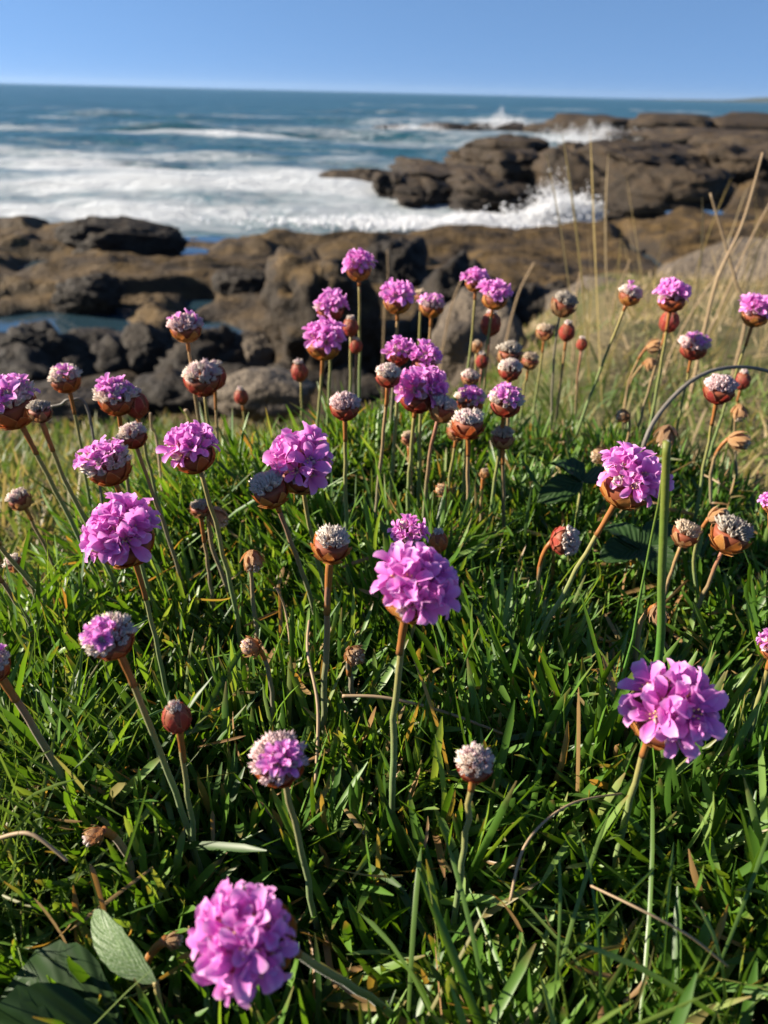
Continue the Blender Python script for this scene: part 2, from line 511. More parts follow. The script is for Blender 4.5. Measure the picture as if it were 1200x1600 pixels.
# ------------------------------------------------------------------ rocks
def ico(sub):
    import bmesh
    bm = bmesh.new()
    bmesh.ops.create_icosphere(bm, subdivisions=sub, radius=1)
    V = np.array([v.co[:] for v in bm.verts])
    F = [tuple(v.index for v in f.verts) for f in bm.faces]
    bm.free()
    return V, F
ICO = {k: ico(k) for k in (1, 2, 3, 4, 5)}

def rock_mesh(size, seed, mat, boxy=3.2, rough=0.16, sub=4, strata=0.0, cracks=0.0, cuts=9):
    V, F = ICO[sub]
    n = (np.abs(V) ** boxy).sum(1) ** (-1 / boxy)
    P = V * n[:, None]
    P = P * (1 + rough * fbm(V * 1.3 + seed * 7.1, 4, seed)[:, None])
    P = P * (1 + 0.45 * rough * fbm(V * 3.7 + seed * 3.3, 3, seed + 50, True)[:, None])
    rg = np.random.default_rng(seed)
    for _ in range(cuts):
        nn = rg.normal(0, 1, 3); nn /= np.linalg.norm(nn)
        dd = rg.uniform(.62, .95)
        over = np.clip(P @ nn - dd, 0, None)
        P = P - over[:, None] * nn * .85
    P = P * (1 + 0.06 * fbm(V * 4.0 + seed, 4, seed + 80)[:, None] + 0.03 * fbm(V * 9.0 + seed, 3, seed + 81, True)[:, None])
    if cracks:
        cr = np.abs(fbm(V * 1.1 + seed * 1.9, 2, seed + 9))
        P = P * (1 - cracks * np.exp(-(cr / 0.07) ** 2))[:, None]
    P = P * np.array(size) * 0.5
    if strata:
        st = strata * size[2]
        zq = P[:, 2] / st + fbm(V * 0.8, 2, seed + 3) * 0.3
        k = 1 - 0.10 * (np.abs((zq % 1) - 0.5) < 0.16)
        P[:, :2] *= k[:, None]
    return make_mesh('rock', P, F, mat)

def rock_px(u0, u1, vt, vb, y, depth, mat, seed, parent=None, name='rock_block', sink=0.0, zbase=None, trim=0.0, **kw):
    """a rock standing at distance y with the given outline"""
    lo, hi = at_y((u0 + u1) / 2, vb, y), at_y((u0 + u1) / 2, vt, y)
    w = (at_y(u1, vb, y) - at_y(u0, vb, y)).x
    zb = lo.z if zbase is None else zbase
    h = (hi.z - zb) * (1 - 0.11 * trim)
    hi.z = zb + h
    hh = h * (1 + sink)
    o = link(name, rock_mesh((w * 1.08, depth, hh * 1.04), seed, mat, **kw), parent, Matrix.Translation((lo.x, y + depth * 0.35, hi.z - hh / 2)) @ Matrix.Rotation(rad((seed * 37) % 24 - 12), 4, 'Z'))
    return o

def build_outcrops():
    e = link('rock_outcrop', None)
    e.location = (0, 0, 0)
    tag(e, 'large brown rock outcrop in the surf with white spray at its foot', 'rock', 'rock masses in the surf')
    B = [(505, 612, 264, 312, 40, 5), (584, 634, 271, 322, 38.5, 4), (628, 730, 279, 331, 37, 4.5), (718, 838, 268, 337, 36, 5), (610, 706, 249, 285, 46, 5),
         (705, 872, 214, 300, 46, 9), (770, 884, 238, 338, 39, 6), (862, 968, 233, 350, 35, 5), (925, 1110, 221, 352, 35.5, 8), (1085, 1260, 224, 345, 36, 8),
         (960, 1130, 262, 356, 32.5, 4), (1180, 1420, 218, 350, 38, 12), (1240, 1600, 235, 370, 33, 10), (1400, 1800, 225, 370, 40, 14), (640, 790, 262, 305, 42, 6), (870, 940, 228, 300, 41, 6)]
    for i, (u0, u1, vt, vb, y, dp) in enumerate(B):
        rock_px(u0, u1, vt, vb, y, dp, M['rock_sea'], 11 + i, e, zbase=SEA_Z - 0.6, boxy=4.5 + (i % 3), rough=0.11, sub=5, strata=0.23, cracks=0.12, cuts=5, trim=0.7)
    e = link('rock_reef', None)
    tag(e, 'low dark reef of rock beyond the outcrop with breaking waves', 'rock', 'rock masses in the surf')
    B = [(583, 645, 193, 206, 122, 6), (660, 728, 188, 203, 118, 7), (724, 772, 190, 203, 116, 6), (765, 835, 188, 204, 112, 7), (826, 890, 187, 212, 105, 9), (872, 1012, 175, 214, 100, 14),
         (998, 1150, 168, 224, 95, 18), (1120, 1320, 170, 236, 92, 22), (1030, 1300, 196, 246, 78, 14), (1280, 1600, 175, 250, 90, 30), (1180, 1420, 205, 260, 66, 14), (920, 1060, 197, 222, 88, 8)]
    for i, (u0, u1, vt, vb, y, dp) in enumerate(B):
        rock_px(u0, u1, vt, vb, y, dp, M['rock_sea'], 41 + i, e, zbase=SEA_Z - 0.8, boxy=2.8, rough=0.12, sub=4, strata=0.3, trim=1.6)
    # far headland
    n = 60
    V, F = [], []
    for i in range(n):
        t = i / (n - 1)
        x, y = 900 + 1900 * t, 3000 + 300 * t
        h = 40 * sstep(0, .5, t) * (0.8 + 0.4 * vnoise(np.array([[t * 9, 0, 0]]), 4)[0]) + 1
        for k, (dy, hh) in enumerate(((-90, 0), (-50, .45), (0, .9), (120, 1.0), (500, .8), (900, 0))):
            V.append((x, y + dy, SEA_Z - 2 + float(h) * hh + 2 * hh))
    tag(link('far_headland', make_mesh('far_headland', V, grid_faces(n, 6), M['hill'])), 'faint low headland on the horizon', 'headland', kind='structure')

build_outcrops()

# ------------------------------------------------------------------ the rock shelf with tide pools
POOLS = [  # centre pixel, half extents in pixels
    (85, 499, 105, 13), (185, 487, 26, 11), (80, 412, 40, 7), (330, 376, 62, 6), (290, 388, 40, 5), (470, 406, 34, 9), (385, 424, 34, 5), (312, 472, 22, 7),
    (330, 520, 48, 22), (400, 545, 34, 22), (990, 388, 10, 16), (620, 395, 16, 5), (560, 415, 26, 5), (1120, 333, 46, 4)]
def shelf_base(x, y):
    return -3.12 - 0.012 * (y - 9) + 0.9 * sstep(5.0, 13.0, x) + 0.25 * sstep(-9, -16, x)
pool_data = []
for (u, v, hu, hv) in POOLS:
    z = -3.15
    for _ in range(6):
        p = on_z(u, v, z)
        z = float(shelf_base(p.x, p.y)) - 0.10
    p = on_z(u, v, z)
    ry = (on_z(u, v - hv, z).y - on_z(u, v + hv, z).y) / 2
    pool_data.append((p.x, p.y, z, hu * p.length / F_PX, ry))

def build_shelf():
    xs = np.linspace(-24, 30, 420)
    ys = np.linspace(5.0, 26.5, 300)
    Y, X = np.meshgrid(ys, xs, indexing='ij')
    X, Y = X.ravel(), Y.ravel()
    P = np.c_[X, Y]
    Q = P + np.c_[fbm(P * 0.35, 3, 1), fbm(P * 0.35, 3, 2)] * 0.7
    lump = fbm(Q * np.array([0.26, 0.70]), 4, 21, True)
    big = fbm(P * np.array([0.15, 0.28]), 3, 31)
    terr = 0.09 * big + 0.085 * lump + 0.060 * fbm(Q * np.array([1.3, 2.2]), 4, 33, True)
    terr += 0.14 * sstep(0.25, 0.5, fbm(Q * np.array([0.3, 0.5]) + 9, 3, 44))
    a = np.ones_like(X)
    base = shelf_base(X, Y)
    low = np.zeros_like(X)
    lev = base.copy()
    for (px, py, pz, rx, ry) in pool_data:
        wob = 1 + 0.28 * fbm(P * 1.4 + px, 3, 7)
        dy = np.where(Y < py, (Y - py) / (ry * 2.6), (Y - py) / ry)
        d = np.sqrt(((X - px) / rx) ** 2 + dy ** 2) * wob
        a = np.minimum(a, 0.04 + 0.96 * sstep(0.95, 2.2, d))
        k = 1 - sstep(0.7, 1.25, d)
        low = np.maximum(low, k)
        w = 1 - sstep(1.0, 2.4, d)
        lev = lev * (1 - w) + (pz + 0.04) * w
    z = lev + terr * a - 0.20 * low
    edge = 21.4 + 1.2 * fbm(np.c_[X * 0.25, X * 0], 3, 5) + 1.6 * sstep(5, 9, X) - 1.4 * np.exp(-((X + 2) / 3.5) ** 2) + 12 * sstep(9, 16, X)
    z = z + 0.18 * np.exp(-((Y - edge + 0.7) / 0.8) ** 2)
    drop = sstep(0.0, 1.3, Y - edge)
    z = z * (1 - drop) + (-5.2) * drop
    tag(link('rock_shelf', make_mesh('rock_shelf', np.c_[X, Y, z], grid_faces_np(300, 420), M['rock_shore'])), 'brown wave cut rock shelf with tide pools', 'rock shelf', kind='structure')
    for i, (px, py, pz, rx, ry) in enumerate(pool_data):
        n = 40
        V = [(0, 0, 0)] + [(math.cos(2 * math.pi * k / n) * rx * 1.5, math.sin(2 * math.pi * k / n) * ry * 1.45, 0) for k in range(n)]
        F = [(0, 1 + k, 1 + (k + 1) % n) for k in range(n)]
        tag(link('tide_pool', make_mesh('tide_pool', V, F, M['pool'], smooth=False), None, Matrix.Translation((px, py, pz - 0.03))), 'still blue tide pool lying in the brown rock shelf', 'tide pool', 'tide pools in the rock shelf', 'structure')
    rng = random.Random(5)
    G = 'boulders on the rock shelf'
    key = [ # u0,u1,vt,vb, depth, seed, material, label
        (112, 265, 348, 398, 1.6, 3, 'rock_dark', 'long dark slab of rock with a flat top by the surf'),
        (82, 185, 446, 487, 1.0, 5, 'rock_dark', 'dark rounded boulder lying just beyond the long tide pool'),
        (410, 585, 440, 590, 2.4, 8, 'rock_shore', 'big smooth brown boulder behind the tallest pink flowers'),
        (195, 285, 522, 592, 1.0, 13, 'rock_dark', 'egg shaped grey boulder in front of the long tide pool'),
        (300, 378, 530, 588, 0.8, 17, 'rock_dark', 'pointed black boulder standing in a tide pool'),
        (378, 428, 538, 592, 0.6, 19, 'rock_pale', 'small pale upright stone beside the egg shaped boulder'),
        (-20, 95, 536, 600, 1.2, 23, 'rock_dark', 'black broken boulder at the near shore of the long tide pool'),
        (85, 200, 528, 585, 1.2, 29, 'rock_dark', 'black rough boulder touching the long tide pool'),
        (640, 800, 420, 560, 2.0, 31, 'rock_dark', 'dark boulder behind the pair of pink flower heads'),
        (800, 900, 460, 560, 1.6, 37, 'rock_dark', 'dark boulder behind the grey seed head'),
        (560, 660, 395, 470, 1.8, 43, 'rock_dark', 'dark boulder behind the highest pink flower head'),
        (340, 440, 428, 470, 1.2, 47, 'rock_dark', 'low dark boulder between the small tide pools')]
    for (u0, u1, vt, vb, dp, sd, mt, lb) in key:
        z = -3.15
        for _ in range(5):
            p = on_z((u0 + u1) / 2, vb, z)
            z = float(shelf_base(p.x, p.y)) - 0.05
        o = rock_px(u0, u1, vt, vb, p.y, dp, M[mt], sd, None, 'boulder', sink=0.5, boxy=2.5, rough=0.17, sub=5, cuts=6)
        tag(o, lb, 'boulder', G)
    # the black boulder bank below the pools
    for i in range(22):
        u, v = rng.uniform(-40, 470), rng.uniform(548, 660)
        z = float(shelf_base(0, 9)) + .05
        p = on_z(u, v, z)
        s = rng.uniform(.45, .85)
        sz = (s * rng.uniform(1.0, 1.6), s * rng.uniform(.8, 1.2), s * rng.uniform(.55, .85))
        o = link('boulder', rock_mesh(sz, 300 + i, M['rock_dark'], boxy=2.4, rough=0.2, sub=4, cuts=7), None, Matrix.Translation((p.x, p.y, z - .02)) @ Matrix.Rotation(rng.uniform(0, 6.3), 4, 'Z'))
        tag(o, 'black boulder in the bank between the tide pools and the grassy slope', 'boulder', G)
    # many nameless boulders
    placed = 0
    tries = 0
    while placed < 34 and tries < 4000:
        tries += 1
        x, y = rng.uniform(-9, 9), 7.6 + 8 * rng.random() ** 1.8
        if abs(x) > 0.62 * y + 1: continue
        if any(((x - px) / (rx * 1.15 + .3)) ** 2 + ((y - py) / (ry * 1.3 + .5)) ** 2 < 1 for px, py, _, rx, ry in pool_data): continue
        uu, vv, dd = project(np.array([[x, y, float(shelf_base(x, y)) + .15]]))
        hw = 620 / y
        if any(abs(uu[0] - a) < b + hw and -c - 14 < vv[0] - v0 < c + 800 / y for a, v0, b, c in POOLS): continue
        s = rng.uniform(0.35, 0.95) * (0.7 + y / 26)
        sz = (s * rng.uniform(.9, 1.7), s * rng.uniform(.7, 1.2), s * rng.uniform(.45, .75))
        dk = rng.random() < .55
        o = link('boulder', rock_mesh(sz, 100 + placed, M['rock_dark' if dk else 'rock_shore'], boxy=rng.uniform(2.2, 3.2), rough=0.2, sub=3), None,
                 Matrix.Translation((x, y, float(shelf_base(x, y)) + sz[2] * 0.12)) @ Matrix.Rotation(rng.uniform(0, 6.3), 4, 'Z'))
        tag(o, ('broad ' if sz[0] > .85 else 'small ') + ('blackish' if dk else 'brown') + ' boulder strewn over the rock shelf', 'boulder', G)
        placed += 1

build_shelf()

# ------------------------------------------------------------------ spray
def spray(label, u, v, y, w, h, d, n, seed, lean=0.0):
    rng = np.random.default_rng(seed)
    c = at_y(u, v, y)
    B = np.array([(1, 0, 0), (-1, 0, 0), (0, 1, 0), (0, -1, 0), (0, 0, 1), (0, 0, -1)], float)
    T = np.array([(0, 2, 4), (2, 1, 4), (1, 3, 4), (3, 0, 4), (2, 0, 5), (1, 2, 5), (3, 1, 5), (0, 3, 5)])
    t = rng.random(n) ** 1.7
    x = rng.normal(0, 1, n) * w * 0.5 * (1 - 0.75 * t) + lean * t * h
    yy = rng.normal(0, 1, n) * d * 0.5
    top = h * (0.55 + 0.45 * vnoise(np.c_[x * 1.1 + seed, yy * 0.6, x * 0], seed))
    z = t * np.clip(top, 0.05, None)
    s = rng.uniform(0.02, 0.075, n) * (1.2 - 0.7 * t)
    V = (B[None] * s[:, None, None] + np.c_[x, yy, z][:, None, :]).reshape(-1, 3)
    F = (T[None] + (np.arange(n) * 6)[:, None, None]).reshape(-1, 3)
    tag(link('sea_spray', make_mesh('sea_spray', V, F, M['spray']), None, Matrix.Translation(c)), label, 'spray', kind='stuff')

spray('white spray bursting up against the face of the outcrop', 880, 352, 34.0, 2.4, 2.9, 1.0, 14000, 3, -0.15)
spray('thin white water tumbling off the low end of the outcrop', 560, 312, 39.4, 2.4, 0.8, 0.8, 3000, 5)
spray('plume of spray breaking over the far reef', 792, 200, 117, 4.0, 3.0, 2, 3000, 7)
spray('white water behind the outcrop near the reef', 925, 222, 90, 8, 2.4, 3, 5000, 9)
spray('white water washing over the left end of the reef', 655, 205, 118, 8, 1.6, 3, 3000, 10)
spray('line of churning white water along the foot of the outcrop', 720, 352, 33.5, 7.5, 0.55, 1.6, 7000, 12)

# ------------------------------------------------------------------ the coastal slope
def slope_z(x, y):
    x, y = np.asarray(x, float), np.asarray(y, float)
    ye = 2.3 + 2.9 * sstep(-0.3, 1.6, x)
    k = 0.37 - 0.215 * sstep(-0.05, 0.32, x / np.maximum(y, 0.3))
    g = -0.30 - k * np.clip(y - 0.5, 0, None)
    d = np.clip(y - ye, 0, None)
    return g - np.minimum(1.6 * d ** 1.2, 3.0)

def build_slope():
    xs = np.linspace(-5, 9, 260)
    ys = np.concatenate([np.linspace(-2.5, 0.6, 40), np.linspace(0.62, 8.0, 220)])
    Y, X = np.meshgrid(ys, xs, indexing='ij')
    X, Y = X.ravel(), Y.ravel()
    P = np.c_[X, Y]
    z = slope_z(X, Y) + 0.035 * fbm(P * 2.2, 4, 3) * sstep(0.5, 1.2, Y) + 0.06 * fbm(P * 0.8, 3, 6) * sstep(0.8, 2, Y)
    tag(link('grassy_slope', make_mesh('grassy_slope', np.c_[X, Y, z], grid_faces_np(len(ys), len(xs)), M['turf'])), 'blurred grassy slope behind the thrift cushion', 'slope', kind='structure')
    G = 'pale rocks on the grassy slope'
    for (u0, u1, vt, vb, y, dp, sd, mt, lb) in (
            (330, 480, 602, 640, 2.1, 0.25, 61, 'rock_pale', 'pale grey flat rock just behind the crest of the cushion'),
            (660, 850, 500, 620, 2.7, 0.6, 67, 'rock_pale', 'pale brown rock behind the buds on the crest'),
            (1060, 1330, 408, 500, 4.6, 1.4, 71, 'rock_pale', 'broad pale rock at the top of the dry grass slope'),
            (880, 1050, 470, 560, 4.0, 0.9, 73, 'rock_pale', 'pale rock half hidden by straw behind the leaning flower'),
            (-60, 130, 655, 692, 1.9, 0.35, 79, 'rock_shore', 'low brown rock at the lip of the slope')):
        tag(rock_px(u0, u1, vt, vb, y, dp, M[mt], sd, None, 'rock', sink=0.4, boxy=2.8, rough=0.14, sub=4, cuts=6), lb, 'rock', G)

build_slope()

# ------------------------------------------------------------------ leaves and blades, many at once
def leaf_arrays(B, D, G, L, W, bend, S, rows=6, fold=0.16):
    """B base, D start direction, G direction it bends to, L length, W width, S sideways vector; returns verts (n, rows*3, 3)"""
    n = len(B)
    s = np.array([0, .22, .45, .68, .87, 1.0]) if rows == 6 else np.linspace(0, 1, rows)
    prof = np.interp(s, [0, .2, .6, .85, .95, 1.0], [.62, .85, 1.0, .95, .72, .16])
    C = B[:, None] + L[:, None, None] * (s[None, :, None] * D[:, None] + (s ** 2)[None, :, None] * bend[:, None, None] * G[:, None])
    T = D[:, None] + 2 * s[None, :, None] * bend[:, None, None] * G[:, None]
    T /= np.linalg.norm(T, axis=2, keepdims=True)
    Sd = S[:, None] - T * (T * S[:, None]).sum(2, keepdims=True)
    Sd /= np.linalg.norm(Sd, axis=2, keepdims=True) + 1e-9
    N = np.cross(T, Sd)
    w = (W[:, None] * prof[None])[:, :, None] * 0.5
    V = np.stack([C - Sd * w, C - N * w * fold * 2, C + Sd * w], 2)
    return V.reshape(n, len(s) * 3, 3), s

def leaf_faces(n, rows):
    f = []
    for i in range(rows - 1):
        for j in (0, 1):
            a = i * 3 + j
            f.append((a, a + 1, a + 4, a + 3))
    f = np.array(f)
    return (f[None] + (np.arange(n) * rows * 3)[:, None, None]).reshape(-1, 4)

def leaf_uv(n, rows, s):
    uv = np.array([(x, t) for t in s for x in (0, .5, 1)])
    return np.tile(uv, (n, 1))

MX, MY, MA, MB = 0.06, 0.20, 0.245, 0.352       # plan ellipse of the cushion
def mound_top(x, y):
    x, y = np.asarray(x, float), np.asarray(y, float)
    rho = np.sqrt(((x - MX) / MA) ** 2 + ((y - MY) / MB) ** 2)
    b = 0.007 * np.sin(x * 31 + 1.3) * np.sin(y * 27 + .4) + 0.005 * np.sin(x * 55 + y * 43)
    return -0.186 + b * 0.8 - 0.010 * rho ** 2 - 0.33 * np.clip(rho - 0.86, 0, None) ** 1.45

def on_mound(u, v):
    """where the sight line meets the leaf tops; past the rim, the nearest point of the rim"""
    r = np.array(ray(u, v))
    t = np.linspace(0.08, 0.75, 900)
    P = t[:, None] * r
    gap = P[:, 2] - mound_top(P[:, 0], P[:, 1])
    hit = np.where(gap < 0)[0]
    i = hit[0] if len(hit) else int(np.argmin(gap + 10 * (P[:, 1] > 0.55)))
    p = Vector(P[i])
    p.z = float(mound_top(p.x, p.y))
    return p

def unit(a):
    return a / (np.linalg.norm(a, axis=-1, keepdims=True) + 1e-12)

def build_cushion():
    rng = np.random.default_rng(11)
    root = link('thrift_cushion', None, None, Matrix.Translation((MX, MY, -0.30)))
    tag(root, 'dense dark green cushion of narrow thrift leaves', 'leaf cushion')
    off = Matrix.Translation((-MX, -MY, 0.30))
    # earth under the leaves
    xs, ys = np.linspace(MX - .34, MX + .34, 90), np.linspace(MY - .46, MY + .46, 110)
    Y, X = np.meshgrid(ys, xs, indexing='ij')
    z = mound_top(X, Y) - 0.030
    z = np.maximum(z, -0.42)
    V = np.c_[X.ravel(), Y.ravel(), z.ravel() + 0.003 * fbm(np.c_[X.ravel(), Y.ravel()] * 90, 3, 2)]
    link('earth', make_mesh('earth', V, grid_faces_np(110, 90), M['soil']), root, off)
    # rosettes
    sp = 0.0090
    gx, gy = np.meshgrid(np.arange(MX - .30, MX + .30, sp), np.arange(MY - .41, MY + .42, sp * .87), indexing='xy')
    gx = gx + (np.arange(gx.shape[0]) % 2)[:, None] * sp / 2
    px = gx.ravel() + rng.normal(0, sp * .3, gx.size)
    py = gy.ravel() + rng.normal(0, sp * .3, gx.size)
    rho = np.sqrt(((px - MX) / MA) ** 2 + ((py - MY) / MB) ** 2)
    u, v, d = project(np.c_[px, py, mound_top(px, py)])
    keep = rho < 1.14
    px, py = px[keep], py[keep]
    nL = rng.integers(10, 15, len(px))
    idx = np.repeat(np.arange(len(px)), nL)
    n = len(idx)
    e = 0.003
    bx, by = px[idx] + rng.normal(0, .0016, n), py[idx] + rng.normal(0, .0016, n)
    nx = -(mound_top(bx + e, by) - mound_top(bx - e, by)) / (2 * e)
    ny = -(mound_top(bx, by + e) - mound_top(bx, by - e)) / (2 * e)
    N = unit(np.c_[np.clip(nx, -1.6, 1.6) * .8, np.clip(ny, -1.6, 1.6) * .8, np.ones(n)])
    clump = np.c_[vnoise(np.c_[bx * 28, by * 28, bx * 0], 3), vnoise(np.c_[bx * 28, by * 28, bx * 0 + 5], 4), bx * 0]
    comb = sstep(0.0, -0.10, bx)
    N = unit(N + clump * 0.60 + np.c_[-0.10 - 0.55 * comb, 0.15 * comb, 0 * comb])
    hollow = vnoise(np.c_[bx * 38, by * 38, bx * 0 + 9], 23)
    az = rng.uniform(0, 2 * math.pi, n)
    inc = np.abs(rng.normal(0.70, 0.36, n))
    inc = np.clip(inc, 0.05, 1.25)
    Tn = unit(np.cross(N, np.tile([0.3, 1, 0.1], (n, 1))))
    Bn = np.cross(N, Tn)
    O = Tn * np.cos(az)[:, None] + Bn * np.sin(az)[:, None]
    D = unit(N * np.cos(inc)[:, None] + O * np.sin(inc)[:, None])
    vig = 0.92 + 0.30 * vnoise(np.c_[bx * 16, by * 16, bx * 0 + 2], 8) + 0.22 * vnoise(np.c_[bx * 45, by * 45, bx * 0 + 2], 18)
    L = np.clip(rng.normal(0.0300, 0.0075, n), .012, .050) * vig
    W = np.clip(rng.normal(0.00172, 0.00034, n), .0010, .0026) * (1.32 - 0.32 * sstep(0.12, 0.34, by))
    bend = rng.normal(0.06, 0.30, n)
    Gd = unit(O * 0.7 - N * 0.5)
    base = np.c_[bx, by, mound_top(bx, by) - 0.030 + 0.009 * hollow + rng.normal(0, .002, n)]
    S = unit(np.cross(D, O) + rng.normal(0, .35, (n, 3)))
    V, s = leaf_arrays(base, D, Gd, L, W, bend, S)
    rnd = np.clip(rng.random(n) * 0.93 + 0.08 * clump[:, 0], 0, .94)
    dead = rng.random(n) < 0.03
    rnd[dead] = rng.uniform(.96, 1, dead.sum())
    # the 300 that show largest are leaves of their own
    u, v, d = project(V[:, 15])
    u2, v2, d2 = project(V[:, 1])
    size = np.hypot(u - u2, v - v2) * W / d
    hgt = V[:, 15, 2] - mound_top(V[:, 15, 0], V[:, 15, 1])
    ok = (u > 15) & (u < 1185) & (v > 620) & (v < 1590) & (hgt > 0.004) & ~dead
    order = np.argsort(-(size * ok))
    big = order[:300]
    mask = np.ones(n, bool)
    mask[big] = False
    F6 = leaf_faces(1, 6)
    for i in big:
        link('leaf', make_mesh('leaf', V[i], F6, M['leaf'], uv=leaf_uv(1, 6, s), attrs={'rnd': np.full(18, rnd[i])}), root, off)
    Vr = V[mask]
    m = len(Vr)
    o = link('leaf_mass', make_mesh('leaf_mass', Vr.reshape(-1, 3), leaf_faces(m, 6), M['leaf'], uv=leaf_uv(m, 6, s), attrs={'rnd': np.repeat(rnd[mask], 18)}), root, off)
    o['kind'] = 'stuff'
    # withered leaves low in the cushion
    k = 1100
    bx, by = rng.uniform(MX - .25, MX + .25, k), rng.uniform(.03, .5, k)
    D = unit(np.c_[rng.normal(0, 1, k), rng.normal(0, 1, k), np.abs(rng.normal(.25, .3, k))])
    V, s = leaf_arrays(np.c_[bx, by, mound_top(bx, by) - .013 + rng.normal(0, .005, k)], D, unit(rng.normal(0, 1, (k, 3))), rng.uniform(.008, .022, k), rng.uniform(.0008, .002, k), rng.normal(0, .4, k), unit(rng.normal(0, 1, (k, 3))))
    o = link('withered_leaves', make_mesh('withered_leaves', V.reshape(-1, 3), leaf_faces(k, 6), M['leaf'], uv=leaf_uv(k, 6, s), attrs={'rnd': np.repeat(rng.uniform(.965, 1, k), 18)}), root, off)
    o['kind'] = 'stuff'
    print('cushion leaves', n)

build_cushion()

def blades(name, label, x, y, z, L, W, lean, rnd, seed, up=1.0, bend=0.35, mat='grass', cat='grass'):
    rng = np.random.default_rng(seed)
    n = len(x)
    az = rng.uniform(0, 2 * math.pi, n)
    O = np.c_[np.cos(az), np.sin(az), np.zeros(n)]
    D = unit(np.c_[rng.normal(0, 1, (n, 2)) * lean, np.full(n, up)])
    G = unit(O - np.array([0, 0, 0.6]))
    V, s = leaf_arrays(np.c_[x, y, z], D, G, L, W, np.abs(rng.normal(0, bend, n)), unit(np.cross(D, rng.normal(0, 1, (n, 3)))), 6, 0.15)
    tag(link(name, make_mesh(name, V.reshape(-1, 3), leaf_faces(n, 6), M[mat], uv=leaf_uv(n, 6, s), attrs={'rnd': np.repeat(rnd, 18)})), label, cat, kind='stuff')

def build_grass():
    rng = np.random.default_rng(4)
    # short turf over the slope behind
    n = 26000
    y = 0.45 + rng.random(n) ** 1.6 * 4.6
    x = rng.uniform(-.75, .75, n) * (y + .25)
    x[:6000], y[:6000] = rng.uniform(-.75, -.08, 6000), rng.uniform(.25, 1.0, 6000)
    z = slope_z(x, y)
    ye = 2.3 + 2.9 * sstep(-0.3, 1.6, x)
    rho = np.sqrt(((x - MX) / MA) ** 2 + ((y - MY) / MB) ** 2)
    k = (y < ye) & (rho > 0.95) & ((vnoise(np.c_[x * 3, y * 3, x * 0], 6) > -0.55) | (np.arange(n) < 6000))
    x, y, z = x[k], y[k], z[k]
    n = len(x)
    # and the turf beside the cushion
    x2 = np.concatenate([rng.uniform(.22, 1.3, 7000), rng.uniform(-1.2, -.15, 4000)])
    y2 = rng.uniform(-.35, .7, 11000)
    k = np.sqrt(((x2 - MX) / MA) ** 2 + ((y2 - MY) / MB) ** 2) > 1.05
    x, y = np.concatenate([x, x2[k]]), np.concatenate([y, y2[k]])
    z = slope_z(x, y)
    n = len(x)
    patch = vnoise(np.c_[x * 1.8, y * 1.8, x * 0], 16)
    rnd = np.clip(0.42 + 0.42 * patch + 0.14 * sstep(1.0, 2.5, y) + 0.16 * sstep(-.1, -.3, x) + 0.36 * sstep(0.1, 0.45, x / np.maximum(y, .3)) * sstep(.8, 1.6, y) + rng.normal(0, .2, n), 0, 1)
    blades('slope_grass', 'blurred short grass on the slope behind the cushion', x, y, z - .01, rng.uniform(.025, .075, n) * (1 + .10 * (y - .5)), rng.uniform(.0012, .0026, n) * (1 + .3 * np.maximum(y, 0)), .5, rnd, 5)
    # tall dry stalks on the right of the slope
    n = 120
    y = rng.uniform(1.0, 3.2, n)
    x = (0.24 + 0.50 * rng.random(n) ** 0.8) * y
    blades('dry_grass', 'haze of thin straw coloured grass stalks behind the flowers', x, y, slope_z(x, y), rng.uniform(.16, .42, n), rng.uniform(.0015, .0032, n), .22, rng.uniform(.72, 1, n), 6, bend=0.15)
    # fine grass creeping into the cushion at its lower left and lower right
    n = 950
    x = np.concatenate([rng.normal(-.118, .018, 700), rng.normal(.08, .05, 250)])
    y = np.concatenate([rng.uniform(.08, .20, 700), rng.normal(.075, .025, 250)])
    blades('fine_grass', 'fine thin grass woven into the edge of the cushion', x, y, mound_top(x, y) - .03, rng.uniform(.03, .065, n), rng.uniform(.0006, .0011, n), .55, rng.uniform(.1, .62, n), 7, bend=.5)

build_grass()

# ------------------------------------------------------------------ thrift flower heads
rngf = random.Random(77)

def petal_arrays(seed, nu=5, nv=6, opn=None):
    r = random.Random(seed)
    opn = opn or rad((34, 48, 60, 70, 78)[seed % 5])
    opn += rad(r.uniform(-5, 5))
    curl = r.uniform(0.0, 0.40)
    wid = r.uniform(0.42, 0.50)
    V, UV = [], []
    tw = r.uniform(-.25, .25)
    for i in range(nv):
        v = i / (nv - 1)
        a = opn * (0.35 + 0.65 * v) + curl * v * v * 0.5
        # centre line bends outwards
        if i == 0:
            x, z = 0.05, 0.0
        else:
            x += math.sin(a) / (nv - 1); z += math.cos(a) / (nv - 1)
        w = wid * np.interp(v, [0, .25, .6, .85, 1.0], [.14, .36, .90, 1.0, .66])
        for j in range(nu):
            u = j / (nu - 1) - 0.5
            y = u * w
            lift = (abs(u) * 2) ** 2 * 0.09 * (0.3 + v) - (0.05 * v * v if j == nu // 2 and i == nv - 1 else 0)
            rip = 0.025 * math.sin(u * 9 + seed) * v
            V.append((x - math.cos(a) * (lift + rip) - (abs(u) * 2) ** 2 * 0.05 * v * math.sin(a), y * math.cos(tw * v), z + math.sin(a) * (lift + rip) + y * math.sin(tw * v) - (abs(u) * 2) ** 2 * 0.07 * (v > .9)))
            UV.append((j / (nu - 1), v))
    return V, grid_faces(nv, nu), UV

PETALS = [make_mesh('petal', *petal_arrays(s)[:2], M['petal'], uv=petal_arrays(s)[2]) for s in range(5)]

